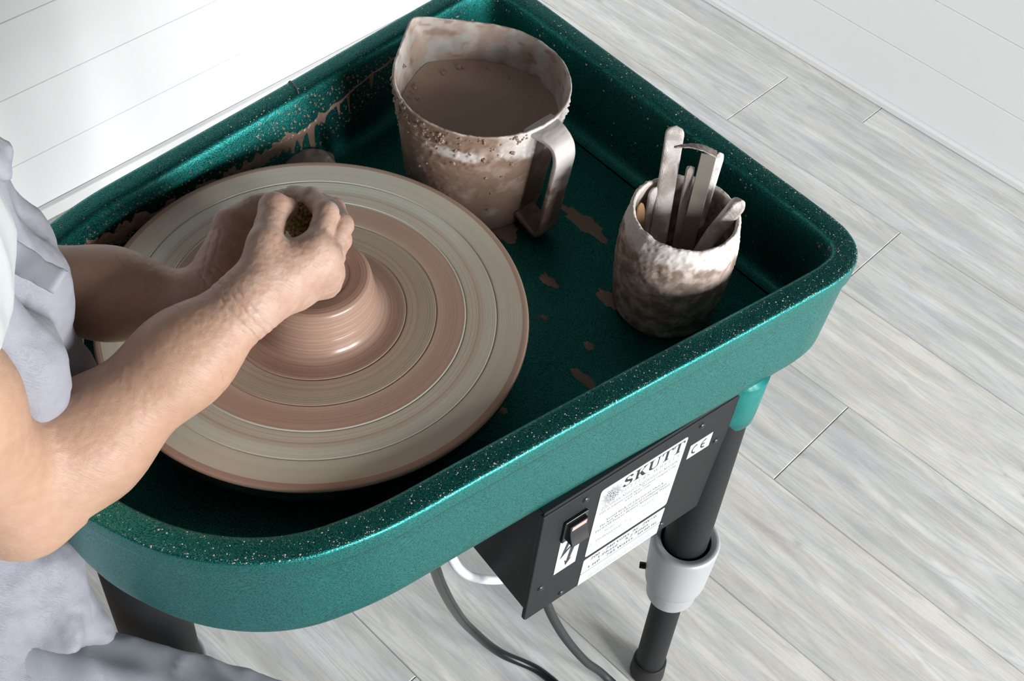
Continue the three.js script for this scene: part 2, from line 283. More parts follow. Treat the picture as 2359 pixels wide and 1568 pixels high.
// ---- splashes of clay on the tray: flat drops, too many to count
const clayWet = new THREE.MeshPhysicalMaterial({ color: new THREE.Color().setRGB(0.31, 0.225, 0.18), roughness: 0.32 });
const clayDry = new THREE.MeshStandardMaterial({ color: new THREE.Color().setRGB(0.56, 0.49, 0.43), roughness: 0.85 });
{
  const r = rngOf(77), drop = new THREE.IcosahedronGeometry(1, 1), mats = [[], []], m4 = new THREE.Matrix4(), up = new THREE.Vector3(0, 1, 0);
  const pIdx = (b) => { let i = 0; while (i < profile.length - 2 && b > i + 1) i++; return i; };
  const put = (list, a, b, size) => {             // a along the outline 0..1, b along the profile in points
    const fa = a * (outline.length - 1), ia = Math.floor(fa), ta = fa - ia, qa = outline[ia], qb = outline[ia + 1], q = { u: lerp(qa.u, qb.u, ta), v: lerp(qa.v, qb.v, ta), nu: lerp(qa.nu, qb.nu, ta), nv: lerp(qa.nv, qb.nv, ta) }, i = Math.floor(b), t = b - i, [d0, y0] = profile[i], [d1, y1] = profile[i + 1], d = lerp(d0, d1, t), y = lerp(y0, y1, t), [u, v] = offset(q, d);
    const nd = -(y1 - y0), ny = d1 - d0, l = Math.hypot(nd, ny) || 1, n = new THREE.Vector3(q.nu * nd / l, ny / l, q.nv * nd / l);
    const s = size * (0.7 + r() * 0.6);
    m4.compose(new THREE.Vector3(u, Y(y), v), new THREE.Quaternion().setFromUnitVectors(up, n), new THREE.Vector3(s, s * 0.35, s * (0.8 + r() * 0.5))); list.push(m4.clone());
  };
  for (let k = 0; k < 6500; k++) { const a = r() * .9999, q = outline[Math.floor(a * 420)]; if (q.u < .1 && r() > .6) continue; put(mats[0], a, 8.2 + r() * 5.6, 0.00016 + Math.pow(r(), 6) * 0.0005); }
  for (let k = 0; k < 6500; k++) {                // finer spatter on the inside of the walls
    const a = r() * .9999, q = outline[Math.floor(a * 420)], left = q.u < -0.15 && q.v < 0.12 ? 1 : q.v < -0.38 ? 0.75 : 0.3; if (r() > left * (.35 + .65 * sstep(-.3, .3, n2(q.u * 22, q.v * 22)))) continue;
    put(mats[1], a, 3 + Math.pow(r(), 1.3) * 4, 0.0002 + Math.pow(r(), 9) * 0.0009);
  }
  [['dried_clay_specks', clayDry, mats[0]], ['clay_spatter', clayWet, mats[1]]].forEach(([name, mat, list]) => {
    const im = new THREE.InstancedMesh(drop, mat, list.length); list.forEach((m, i) => im.setMatrixAt(i, m)); im.name = name; im.userData.kind = 'stuff'; shade(im); wheel.add(im);
  });
  // the smear of slip with its drips along the left wall
  const wallU = (v, y) => { let k = 211; while (k < 418 && (outline[k].u > -.15 || outline[k + 1].v < v)) k++; const A = outline[k], B = outline[k + 1], tt = clamp((v - A.v) / ((B.v - A.v) || 1)), c = { u: lerp(A.u, B.u, tt), v: lerp(A.v, B.v, tt), nu: lerp(A.nu, B.nu, tt), nv: lerp(A.nv, B.nv, tt) }; const i = profile.findIndex((p, k) => k > 2 && p[1] >= y), [d0, y0] = profile[i - 1], [d1, y1] = profile[i], d = lerp(d0, d1, (y - y0) / (y1 - y0)); return [offset(c, d), c]; };
  const centre = (v) => lerp(-.004, -.026, sstep(-.26, -.10, v)) + lerp(0, .012, sstep(-.02, .12, v)) + 0.0035 * n2(v * 28, 3), halfW = (v) => (0.0012 + 0.0085 * sstep(-.23, -.06, v)) * (0.8 + 0.5 * n2(v * 60, 9)) * sstep(-.275, -.25, v);
  const field = (v, y) => {                        // positive inside the slip
    const c = centre(v), w = halfW(v); let f = 1 - Math.abs(y - c) / Math.max(w, 1e-4) + 0.35 * n2(v * 140, y * 160);
    const drip = Math.pow(clamp(n2(v * 95, 40) * 1.15 + 0.12), 2) * 0.03 * sstep(.0, -.08, v) * sstep(-.27, -.2, v), below = c - y;
    if (below > 0 && below < drip) f = Math.max(f, 0.6 * (1 - below / drip) + 0.1);
    const sp = n2(v * 210, y * 190) - 0.72 + 0.12 * sstep(-.05, -.2, v); if (Math.abs(y - c) < 0.03) f = Math.max(f, sp * 3);
    return f;
  };
  const pos = [], idx = [], nV = 1300, nY = 190, id = new Map();
  const vert = (i, j) => { const k = i * 1000 + j; if (!id.has(k)) { const v = lerp(-.285, .17, i / nV), y = lerp(-.06, .006, j / nY), [[u, vv], c] = wallU(v, y), h = 0.0001 + 0.0009 * sstep(0, 0.7, field(v, y)); pos.push(u - c.nu * h, Y(y), vv - c.nv * h); id.set(k, pos.length / 3 - 1); } return id.get(k); };
  for (let i = 0; i < nV; i++) for (let j = 0; j < nY; j++) if (field(lerp(-.285, .17, (i + .5) / nV), lerp(-.06, .006, (j + .5) / nY)) > 0) { const a = vert(i, j), b = vert(i + 1, j), c = vert(i, j + 1), d = vert(i + 1, j + 1); idx.push(a, b, c, b, d, c); }
  const smear = part('clay_smear', geo(pos, idx), new THREE.MeshPhysicalMaterial({ color: new THREE.Color().setRGB(0.33, 0.215, 0.165), roughness: 0.3, side: THREE.DoubleSide }), wheel); smear.userData.label = 'wet pinkish brown slip smeared along the wall';
  // puddles and blots of slip on the tray floor
  const puddles = [[.108, -.255, .016, .008], [.055, -.225, .010, .006], [.075, -.12, .009, .004], [.10, -.06, .011, .005], [.12, -.035, .013, .006], [.02, -.305, .03, .009], [.135, -.2, .006, .004], [.16, -.17, .016, .005], [-.02, -.235, .018, .012], [.05, -.17, .004, .004], [.06, -.15, .003, .003], [.085, -.19, .004, .003], [.10, -.145, .003, .0025], [.04, -.20, .0035, .0035], [.14, -.09, .005, .004]];
  puddles.forEach(([u, v, a, b], k) => {
    const n = 36, p = [[u, Y(FLOOR + 0.0012), v]]; for (let ring = 1; ring <= 3; ring++) for (let i = 0; i < n; i++) { const t = i / n * 2 * Math.PI, w = (1 + 0.3 * n2(Math.cos(t) * 1.3 + k * 7, Math.sin(t) * 1.3)) * ring / 3; p.push([u + Math.cos(t) * a * w, Y(FLOOR + [0, .0012, .0009, .0001][ring]), v + Math.sin(t) * b * w]); }
    const ix = []; for (let i = 0; i < n; i++) { const j = (i + 1) % n; ix.push(0, 1 + j, 1 + i); for (let q = 0; q < 2; q++) ix.push(1 + q * n + i, 1 + q * n + j, 1 + (q + 1) * n + i, 1 + q * n + j, 1 + (q + 1) * n + j, 1 + (q + 1) * n + i); }
    part('slip_puddle', geo(p.flat(), ix), clayWet, wheel);
  });
}
// ---- wheel head: turned disc with centring grooves, filmed with slip in rings
{
  const grooves = [.0752, .1005, .1254, .1511], R = .1778, P = [];
  P.push([0.0005, 0]);
  for (let r = .004; r < R - .0022; r += .0012) { let y = 0; for (const g of grooves) y -= 0.0011 * Math.exp(-Math.pow((r - g) / 0.00055, 2)); P.push([r, y]); for (const g of grooves) if (Math.abs(r + .0006 - g) < .0024) for (const q of [.0003, .0006, .0009]) { let z = 0; for (const h of grooves) z -= 0.0011 * Math.exp(-Math.pow((r + q - h) / 0.00055, 2)); P.push([r + q, z]); } }
  P.push([R - .0018, -.0001], [R - .0008, -.0004], [R, -.0014], [R + .0004, -.003], [R, -.0048], [R - .001, -.0056], [R - .002, -.0075], [R - .0025, -.018], [R - .006, -.0205], [R - .03, -.022], [.05, -.023], [.045, -.03], [.045, -.069], [.002, -.069]);
  const len = [0]; for (let i = 1; i < P.length; i++) len.push(len[i - 1] + Math.hypot(P[i][0] - P[i - 1][0], P[i][1] - P[i - 1][1]));
  const nv = P.length - 1, nu = 200, L = .2;
  const g = gridSurface(nu, nv, (a, b) => { const [r, y] = P[Math.round(b * nv)], t = a * 2 * Math.PI; return [Math.cos(t) * r, Y(y), Math.sin(t) * r]; }, { closedU: true, flip: true, uvFn: (a, b) => [a, Math.min(1, len[Math.round(b * nv)] / L)] });
  const grey = [212, 215, 200], green = [214, 222, 208], brown = [185, 156, 140], tan = [200, 185, 163], dark = [164, 139, 125];
  const w = 512, h = 2048;
  const ringTone = (r) => {
    const s1 = 0.5 + 0.5 * n2(r * 900, 1), s2 = 0.5 + 0.5 * n2(r * 2600, 2), s3 = 0.5 + 0.5 * n2(r * 210, 3); let c;
    if (r < .0745) c = mix3(brown, dark, 0.3 + 0.6 * s3);
    else if (r < .1003) c = mix3(mix3(tan, [140, 136, 120], s1), brown, 0.75 * sstep(.3, .9, s3) * (0.4 + 0.6 * s2));
    else if (r < .1252) c = mix3(brown, tan, 0.35 * s3 * s1 + 0.5 * Math.exp(-Math.pow((r - .1035) / .0022, 2)));
    else if (r < .151) c = mix3(green, brown, clamp(0.12 + 0.65 * Math.exp(-Math.pow((r - .1375) / .0045, 2)) * s1 + 0.35 * sstep(.55, .9, s3)));
    else if (r < .1755) c = mix3(grey, brown, 0.1 + 0.28 * s3 * s1);
    else if (r < .1835) c = [176, 148, 132];
    else c = [30, 27, 25];
    const k = (s2 - 0.5) * 14 + (s1 - .5) * 8; return [c[0] + k, c[1] + k, c[2] + k];
  };
  const tones = Array.from({ length: h }, (_, y) => ringTone(y / h * L));
  const map = dataTexture(w, h, (x, y) => { const c = tones[y], r = y / h * L, a = x / w; const film = r > .1 && r < .176 ? 0.32 * sstep(-.1, .7, tn(a, r * 3, 3)) : 0; const m = mix3(c, brown, film); const k = tn(a, r * 5, 5) * 4; return [m[0] + k, m[1] + k, m[2] + k]; }, { srgb: true });
  const rough = dataTexture(64, 1024, (x, y) => { const r = y / 1024 * L, q = 95 + 26 * n2(r * 500, 7) + (r > .1252 && r < .18 ? 22 : 0); return [q, q, q]; });
  const bump = dataTexture(16, 2048, (x, y) => { const r = y / 2048 * L, q = 128 + 60 * n2(r * 2400, 17) + 40 * n2(r * 700, 19); return [q, q, q]; });
  const head = part('wheel_head', g, new THREE.MeshPhysicalMaterial({ map, roughnessMap: rough, roughness: 1, bumpMap: bump, bumpScale: 0.00012 }), wheel);
  head.userData.label = 'round grey wheel head with grooved rings and brown slip';
}
// ---- legs
function leg(u, v, r1, top, tilt = 0) {
  const g = new THREE.Group(); g.name = 'leg'; wheel.add(g); g.position.set(u, 0, v); g.rotation.z = tilt;
  part('upper_tube', lathe([[.001, Y(top)], [r1, Y(top)], [r1, Y(-.435)], [r1 - .002, Y(-.437)], [.001, Y(-.437)]], 48), blackMetal, g);
  const cl = part('collar', lathe([[.0285, Y(-.40)], [.0335, Y(-.398)], [.0368, Y(-.3985)], [.0385, Y(-.4005)], [.0387, Y(-.404)], [.0355, Y(-.475)], [.0345, Y(-.482)], [.0318, Y(-.486)], [.0305, Y(-.49)], [.0292, Y(-.513)], [.027, Y(-.518)], [.019, Y(-.5185)], [.019, Y(-.5)], [.0285, Y(-.44)], [.0285, Y(-.40)]], 64), greyCast, g);
  cl.userData.label = 'grey cast collar';
  for (const t of [2.45, 4.3]) { part('set_screw', new THREE.CylinderGeometry(.004, .004, .01, 12).rotateZ(Math.PI / 2).rotateY(-t).translate(Math.cos(t) * .038, Y(-.468), Math.sin(t) * .038), blackMetal, g); }
  part('lower_tube', lathe([[.001, Y(-.42)], [.0185, Y(-.42)], [.0185, .02], [.001, .02]], 40), blackMetal, g);
  part('rubber_foot', lathe([[.001, .034], [.0195, .034], [.0215, .032], [.0225, .003], [.021, 0], [.001, 0]], 40), rubber, g);
}
leg(.2485, -.315, .0248, -.13, .041); leg(-.2485, -.315, .0248, -.13, -.041); leg(.0, .2, .034, -.11);
// ---- control box with its face panel
{
  const a = [.2265, -.067], b = [.2445, -.302], L = Math.hypot(b[0] - a[0], b[1] - a[1]), yaw = Math.atan2(b[0] - a[0], -(b[1] - a[1]));   // panel runs along -v
  const g = new THREE.Group(); g.name = 'control_box'; wheel.add(g);
  // local frame: x along the panel from front edge to back edge, y up from the panel's top edge, z out of the face
  g.position.set(a[0], Y(-.1125), a[1]); g.rotation.y = Math.PI / 2 + yaw * -1;
  const hP = .186;
  const shape = new THREE.Shape(); const rr = .012;
  shape.moveTo(0, 0); shape.lineTo(L, 0); shape.lineTo(L, -hP + rr); shape.quadraticCurveTo(L, -hP, L - rr, -hP); shape.lineTo(.004, -hP); shape.quadraticCurveTo(0, -hP, 0, -hP + .004); shape.lineTo(0, 0);
  part('face_panel', new THREE.ExtrudeGeometry(shape, { depth: .0022, bevelEnabled: true, bevelThickness: .0014, bevelSize: .0014, bevelSegments: 3, curveSegments: 8 }).translate(0, 0, -.0036), blackMetal, g);
  part('housing', box(L - .008, hP - .012, .12, L / 2, -hP / 2 - .001, -.0645, .003), blackMetal, g);
  part('top_flange', box(L, .006, .012, L / 2, .002, -.0075, .0012), blackMetal, g);
  const screwMat = new THREE.MeshPhysicalMaterial({ color: new THREE.Color().setRGB(0.03, 0.03, 0.032), roughness: 0.28, metalness: 0.4 });
  for (const [x, y] of [[.047, -.0115], [.186, -.0105], [.2175, -.06], [.1735, -.172], [.0035 + .009, -.135], [.043, -.176]]) {
    const s = part('screw', lathe([[.0001, .0022], [.0016, .0021], [.0030, .0014], [.0037, .0003], [.0038, 0]].reverse(), 20).rotateX(Math.PI / 2).translate(x, y, 0), screwMat, g);
    s.userData.label = 'black cross head screw';
  }
  // rocker switch
  const sw = new THREE.Group(); sw.name = 'power_switch'; g.add(sw); sw.position.set(.0385, -.046, 0);
  const gloss = new THREE.MeshPhysicalMaterial({ color: new THREE.Color().setRGB(0.012, 0.012, 0.014), roughness: 0.22 });
  const rocker = new THREE.Shape(); rocker.moveTo(0, .0115); rocker.lineTo(.0030, .0115); rocker.lineTo(.0042, .001); rocker.quadraticCurveTo(.006, -.006, .0095, -.0125); rocker.lineTo(.0, -.0125); rocker.lineTo(0, .0115);
  sw.add(shade(Object.assign(new THREE.Mesh(mergeGeometries([box(.0265, .034, .003, 0, 0, .0015, .0012), new THREE.ExtrudeGeometry(rocker, { depth: .019, bevelEnabled: true, bevelSize: .0005, bevelThickness: .0005, bevelSegments: 2 }).rotateY(-Math.PI / 2).translate(.0095, .001, .003)]), gloss), { name: 'rocker' })));
  // printed stickers
  const paper = (w, h, draw, gray = 250) => { const c = document.createElement('canvas'); c.width = w; c.height = h; const x = c.getContext('2d'); draw(x, w, h); const t = new THREE.CanvasTexture(c); t.colorSpace = THREE.SRGBColorSpace; t.anisotropy = 8; return new THREE.MeshStandardMaterial({ map: t, roughness: 0.5, transparent: false }); };
  const sticker = (name, x0, y0, x1, y1, mat, label, z = .0004, r = 0) => {
    const s = new THREE.Shape(), w = x1 - x0, h = y1 - y0; s.moveTo(x0 + r, y0); s.lineTo(x1 - r, y0); s.quadraticCurveTo(x1, y0, x1, y0 + r); s.lineTo(x1, y1 - r); s.quadraticCurveTo(x1, y1, x1 - r, y1); s.lineTo(x0 + r, y1); s.quadraticCurveTo(x0, y1, x0, y1 - r); s.lineTo(x0, y0 + r); s.quadraticCurveTo(x0, y0, x0 + r, y0);
    const e = new THREE.ExtrudeGeometry(s, { depth: z, bevelEnabled: false, curveSegments: 5 }), p = e.attributes.position, uv = e.attributes.uv; for (let i = 0; i < p.count; i++) uv.setXY(i, (p.getX(i) - x0) / w, (p.getY(i) - y0) / h);
    const m = part(name, e, mat, g); m.userData.label = label; return m;
  };
  const ink = '#101317';
  const plate = paper(1000, 1000, (x, w, h) => {
    x.fillStyle = '#bfc4ca'; x.fillRect(0, 0, w, h); x.fillStyle = ink; x.strokeStyle = ink;
    x.save(); x.translate(150, 165); x.lineWidth = 4; for (let k = 0; k < 26; k++) { x.save(); x.rotate(k / 26 * 2 * Math.PI); x.beginPath(); x.ellipse(66 + (k % 2) * 22, 0, 30, 7, 0, 0, 7); x.stroke(); x.beginPath(); x.moveTo(18, 0); x.lineTo(40, 5 * (k % 2 ? 1 : -1)); x.stroke(); x.restore(); } x.beginPath(); x.arc(0, 0, 16, 0, 7); x.stroke(); x.restore();
    x.textAlign = 'center'; x.font = 'bold 196px serif'; x.save(); x.translate(620, 172); x.scale(1.08, 1); x.fillText('SKUTT', 0, 0); x.restore();
    x.fillRect(268, 192, 690, 3); x.font = '52px serif'; x.save(); x.translate(615, 243); x.letterSpacing = '17px'; x.fillText('POTTERS WHEELS', 0, 0); x.restore(); x.fillRect(36, 262, 925, 3);
    x.save(); x.translate(500, 330); x.transform(1, 0, -0.22, 1, 0, 0); x.font = '68px serif'; x.letterSpacing = '2px'; x.fillText('Thomas Stuart Signature Series', 0, 0, 900); x.restore();
    x.font = 'bold 38px serif'; x.fillText('6441 SE Johnson Creek Blvd., Portland, Oregon 97206', 500, 385, 900); x.fillText('www.skutt.com', 500, 430);
    x.fillRect(40, 505, 920, 2); x.font = 'bold 46px serif'; x.fillText('Avoid Risk of Electrical Shock', 500, 560); x.fillText('Do Not Wet Electrical Components', 500, 612); x.fillText('Turn Off Power Before Removing Panel', 500, 664, 900);
    x.fillRect(40, 690, 920, 2); x.font = '42px serif'; x.fillText('Model', 240, 745); x.fillText('Serial #', 700, 745); x.lineWidth = 3; x.beginPath(); x.roundRect(40, 770, 410, 90, 30); x.stroke(); x.beginPath(); x.roundRect(510, 770, 440, 90, 30); x.stroke(); x.font = '52px serif'; x.fillText('Professional', 245, 832); x.fillStyle = '#7b8188'; x.font = '46px monospace'; x.fillText('02218', 720, 832);
  });
  sticker('maker_plate', .0655, -.1315, .1705, -.0145, plate, 'white printed maker plate', .0004, .004);
  const volts = paper(1000, 300, (x, w, h) => { x.fillStyle = '#bcc1c8'; x.fillRect(0, 0, w, h); x.fillStyle = ink; x.font = 'bold 74px sans-serif'; x.textAlign = 'center'; x.fillText('200 – 240 Volts  AC  2W+G', 500, 88, 820); x.fillText('1-Phase     5.2 Amps', 500, 172, 640); x.textAlign = 'left'; x.fillText('1 HP', 70, 258); x.fillText('745 Watts', 300, 258, 340); x.fillText('50-60 Hz', 690, 258, 250); });
  sticker('rating_plate', .0655, -.1645, .1705, -.137, volts, 'white electrical rating sticker', .0004, .002);
  const patent = paper(1000, 260, (x, w, h) => { x.fillStyle = '#b4bdbc'; x.fillRect(0, 0, w, h); x.fillStyle = '#565d62'; x.font = '32px sans-serif'; x.fillText('TAC 01780 215480', 110, 130, 330); x.fillText('ZTRL 01783 084724', 560, 130, 330); const q = rngOf(3); for (const y of [156, 200]) for (let k = 110; k < 850;) { const d = 18 + q() * 60; x.fillRect(k, y, d, 9); k += d + 10; } });
  sticker('approval_sticker', .0655, -.1862, .1705, -.1655, patent, 'pale sticker of small print', .0004);
  const bolt = paper(300, 560, (x, w, h) => { x.fillStyle = '#c2c7cc'; x.fillRect(0, 0, w, h); x.fillStyle = '#23272c'; x.beginPath(); [[120, 0], [196, 0], [112, 210], [262, 108], [196, 414], [232, 400], [150, 510], [118, 398], [148, 424], [170, 214], [40, 330]].forEach(([a, b], i) => (i ? x.lineTo(a, b) : x.moveTo(a, b))); x.closePath(); x.fill(); });
  sticker('voltage_warning', .0265, -.1245, .0525, -.0645, bolt, 'white sticker with a black lightning arrow', .0004);
  const ce = paper(520, 300, (x, w, h) => { x.fillStyle = '#c2c7cc'; x.fillRect(0, 0, w, h); x.strokeStyle = '#23272c'; x.lineWidth = 34; x.beginPath(); x.arc(165, 150, 82, Math.PI * 0.5, Math.PI * 1.5); x.lineTo(180, 68); x.moveTo(165, 232); x.lineTo(180, 232); x.stroke(); x.beginPath(); x.arc(375, 150, 82, Math.PI * 0.5, Math.PI * 1.5); x.lineTo(395, 68); x.moveTo(375, 232); x.lineTo(395, 232); x.moveTo(300, 150); x.lineTo(378, 150); x.stroke(); });
  sticker('conformity_sticker', .179, -.060, .208, -.0375, ce, 'white sticker reading CE', .0004);
  const lamp = paper(160, 90, (x, w, h) => { x.fillStyle = '#e9b3ab'; x.fillRect(0, 0, w, h); x.strokeStyle = '#c45b52'; x.lineWidth = 4; for (let i = 0; i < 9; i++) { x.beginPath(); x.moveTo(10 + i * 18, 6); x.lineTo(10 + i * 18, 58); x.stroke(); } x.beginPath(); x.moveTo(4, 30); x.lineTo(156, 30); x.stroke(); x.fillStyle = '#f6e4e0'; x.fillRect(0, 62, w, 28); });
  const lp = part('indicator_window', (() => { const q = box(.0165, .0085, .0012, 0, .0075, .0066, 0); return q; })(), lamp, sw); lp.userData.label = 'red indicator window';
}
// ---- cords
const cordMat = new THREE.MeshPhysicalMaterial({ color: new THREE.Color().setRGB(0.007, 0.008, 0.009), roughness: 0.3, specularIntensity: 0.6 });
const cordGrey = new THREE.MeshPhysicalMaterial({ color: new THREE.Color().setRGB(0.022, 0.024, 0.026), roughness: 0.6 });
const c1 = part('power_cord', tube([[.17, Y(-.12), .03], [.162, Y(-.2), .0], [.145, Y(-.3), -.03], [.122, Y(-.44), -.075], [.105, Y(-.58), -.125], [.122, Y(-.68), -.17], [.165, .0065, -.205], [.23, .006, -.205], [.34, .006, -.13], [.5, .006, .1]], .0056, 160, 14), cordMat, wheel); c1.userData.label = 'shiny black cord hanging to the floor';
const c2 = part('foot_pedal_cord', tube([[.195, Y(-.27), -.12], [.195, Y(-.36), -.13], [.2, Y(-.48), -.165], [.212, Y(-.62), -.22], [.222, .014, -.262], [.245, .0058, -.265], [.3, .0055, -.22], [.42, .0055, .0]], .0052, 120, 14), cordGrey, wheel); c2.userData.label = 'dark grey cord below the control box';
const c3 = part('drain_hose', tube([[0.1803, -0.1500, 0.0002], [0.1735, -0.2200, -0.0230], [0.1610, -0.3000, -0.0607], [0.1561, -0.3600, -0.1025], [0.1489, -0.4200, -0.1563]].map(([u, y, v]) => [u, Y(y), v]), .0047, 60, 14), new THREE.MeshPhysicalMaterial({ color: new THREE.Color().setRGB(0.62, 0.65, 0.7), roughness: 0.35 }), wheel); c3.userData.label = 'pale grey hose loop beside the control box';

// ---------- clay on the wheel head ----------
{
  const t = thing('clay_mound', 'wet brown mound of clay being centred on the spinning wheel head', 'clay', [0, 0.0002, 0]);
  const P = [[.0005, .0415], [.012, .0418], [.03, .0422], [.040, .0424], [.0435, .0418], [.0458, .0402], [.0468, .0378], [.0472, .0352], [.0480, .031], [.0492, .0245], [.0508, .0175], [.0528, .0105], [.0545, .0062], [.0572, .0030], [.0610, .0012], [.0660, .0004], [.0720, 0.0001]];
  const curve = new THREE.CatmullRomCurve3(P.map(([r, y]) => new THREE.Vector3(r, y, 0)), false, 'centripetal'), nv = 150, nu = 160;
  const pts = curve.getSpacedPoints(nv);
  const rib = pts.map((p, i) => 0.00016 * n2(i * 0.45, 5) + 0.0003 * n2(i * 0.09, 8));
  const g = gridSurface(nu, nv, (a, b) => { const i = Math.round(b * nv), p = pts[i], q = a * 2 * Math.PI, w = rib[i] * sstep(0, .01, p.x) * sstep(.073, .066, p.x) * (p.x > .03 && p.y > .041 ? .4 : 1), r = Math.max(.0004, p.x + (p.y < .04 ? w : 0)); return [Math.cos(q) * r, p.y + (p.y >= .04 ? w : 0), Math.sin(q) * r]; }, { closedU: true, flip: true, uvFn: (a, b) => [a, b] });
  const map = dataTexture(8, 1024, (x, y) => { const s = n2(y * .05, 3), q = n2(y * .4, 6), k = s * 9 + q * 6; return [152 + k, 124 + k, 109 + k]; }, { srgb: true });
  const rough = dataTexture(8, 1024, (x, y) => { const q = 72 + 26 * n2(y * .07, 13) + 10 * n2(y * .6, 14); return [q, q, q]; });
  part('clay', g, new THREE.MeshPhysicalMaterial({ map, roughnessMap: rough, roughness: 1 }), t);
}
// ---------- water jug ----------
const JUG = [-.087, FLOOR, -.254];
const plastic = [.60, .565, .54], slipC = [.235, .153, .113], slipDry = [.42, .335, .28], slipDark = [.15, .105, .082], stainBlue = [.42, .50, .48];
{
  const t = thing('measuring_jug', 'white plastic jug caked in brown clay with a strap handle and full of slip', 'jug', JUG);
  const Hj = .132, nu = 260;
  const radius = (y) => lerp(.0665, .0825, y / Hj);
  // spout towards -u: the rim is drawn out to a point
  const spout = (th, y) => { let d = Math.atan2(Math.sin(th - Math.PI * 1.02), Math.cos(th - Math.PI * 1.02)); const k = sstep(.066, Hj, y); return .026 * k * Math.exp(-Math.pow(Math.abs(d) / .30, 1.35)); };
  const lump = (th, y) => { const top = sstep(.075, .12, y), x = Math.cos(th) * 3, z = Math.sin(th) * 3; const big = Math.max(0, fbm3(x * 2.6, y * 60, z * 2.6, 3) - .12), blob = Math.pow(clamp(n3(x * 5, y * 130, z * 5) - .35), 2); return (.0024 * big * (0.35 + top) + .008 * blob * (0.25 + top)) * sstep(1, .93, y / .132) + .0004 * fbm3(x * 14, y * 260, z * 14, 2); };
  // outer wall, rim, inner wall in one closed sweep
  const sec = []; for (let i = 0; i <= 90; i++) sec.push(['o', i / 90 * Hj]); for (const a of [.25, .5, .75]) sec.push(['r', a]); for (let i = 60; i >= 0; i--) sec.push(['i', lerp(.004, Hj, i / 60)]);
  const wallT = .0030, nv = sec.length - 1;
  const fn = (a, b) => {
    const th = a * 2 * Math.PI, [k, s] = sec[Math.round(b * nv)], lip = Hj + .0006 * n2(Math.cos(th) * 4, Math.sin(th) * 4) + .0012 * clamp(fbm2(Math.cos(th) * 16, Math.sin(th) * 16, 3)) * sstep(-.6, .3, Math.sin(th) + .3 * Math.cos(th));
    let r, y;
    if (k === 'o') { y = s; r = radius(y) + spout(th, y) + lump(th, y); if (y < .003) r -= .002 * (1 - y / .003); y = y / Hj * lip; }
    else if (k === 'r') { y = lip + .0012 * Math.sin(s * Math.PI); r = radius(Hj) + spout(th, Hj) - wallT * s + lump(th, Hj) * (1 - s); }
    else { y = s; r = radius(y) + spout(th, y) - wallT + .0006 * fbm3(Math.cos(th) * 6, y * 90, Math.sin(th) * 6, 2); }
    return [Math.cos(th) * r, y, Math.sin(th) * r];
  };
  const colFn = (a, b, p) => {
    const k = sec[Math.round(b * nv)][0], th = a * 2 * Math.PI, x = p[0] * 40, y = p[1] * 40, z = p[2] * 40, n = fbm3(x * .8, y * .8, z * .8, 4), f = fbm3(x * 4, y * 4, z * 4, 3);
    if (k === 'i') {                               // inside: film of slip, washed patches, faint blue stains
      let c = mix3(slipDry, plastic, .85 * sstep(-.3, .5, n + .25 * n3(x * .5, 7, z * .5)));
      c = mix3(c, slipC, .75 * sstep(.12, .42, fbm3(x * .7 + 20, y * 1.6, z * .7, 3)));
      c = mix3(c, stainBlue, .55 * sstep(.3, .5, n3(x * .55 + 50, y * 1.1, z * .55))); return mix3(c, slipC, .22 + .2 * clamp(f));
    }
    if (k === 'r') return mix3(mix3(slipC, slipDry, .5), plastic, sstep(-.15, .45, n + f * .5));
    const yy = p[1] / Hj; let c = mix3(slipC, slipDark, .55 * sstep(.1, .5, f + .1) * sstep(.5, 1, yy) + .25 * clamp(f));
    c = mix3(c, slipDry, .5 * sstep(.0, .5, n));
    // bare plastic: a worn band under the rim towards the handle side, and behind the handle
    const d = Math.atan2(Math.sin(th - 1.02), Math.cos(th - 1.02)), bare = Math.exp(-Math.pow(d / .36, 2)) * Math.exp(-Math.pow((yy - .80) / .075, 2));
    const d2 = Math.atan2(Math.sin(th - .0), Math.cos(th - .0)), bare2 = Math.exp(-Math.pow(d2 / .55, 2)) * sstep(.62, .84, yy);
    const d3 = Math.atan2(Math.sin(th + .55), Math.cos(th + .55)), bare3 = Math.exp(-Math.pow(d3 / .35, 2)) * sstep(.7, .85, yy);
    c = mix3(c, plastic, .9 * sstep(.35, .8, Math.max(bare, bare2, bare3) + .3 * n)); return c;
  };
  const clayPlastic = new THREE.MeshPhysicalMaterial({ vertexColors: true, roughness: .58 });
  const bottomDisc = new THREE.CylinderGeometry(.062, .0645, .004, 64).translate(0, .002, 0); { const n = bottomDisc.attributes.position.count; bottomDisc.setAttribute('color', new THREE.Float32BufferAttribute(Array.from({ length: n }, () => slipC).flat(), 3)); }
  part('body', mergeGeometries([gridSurface(nu, nv, fn, { closedU: true, flip: true, colFn }), bottomDisc]), clayPlastic, t);
  // strap handle: a flat band out from the rim, down and back to the foot
  const dirA = -.05, ca = Math.cos(dirA), sa = Math.sin(dirA);
  const path = new THREE.CatmullRomCurve3([[.072, .1265], [.082, .1275], [.094, .1268], [.1035, .122], [.1075, .111], [.1068, .095], [.1045, .07], [.1015, .04], [.0995, .022], [.0985, .0135], [.094, .0098], [.083, .0125], [.068, .018]].map(([r, y]) => new THREE.Vector3(r, y, 0)), false, 'centripetal');
  const nS = 120, ring = 24, W2 = .0128, T2 = .0030, fr = path.getSpacedPoints(nS), tg = fr.map((_, i) => path.getTangentAt(clamp(i / nS)));
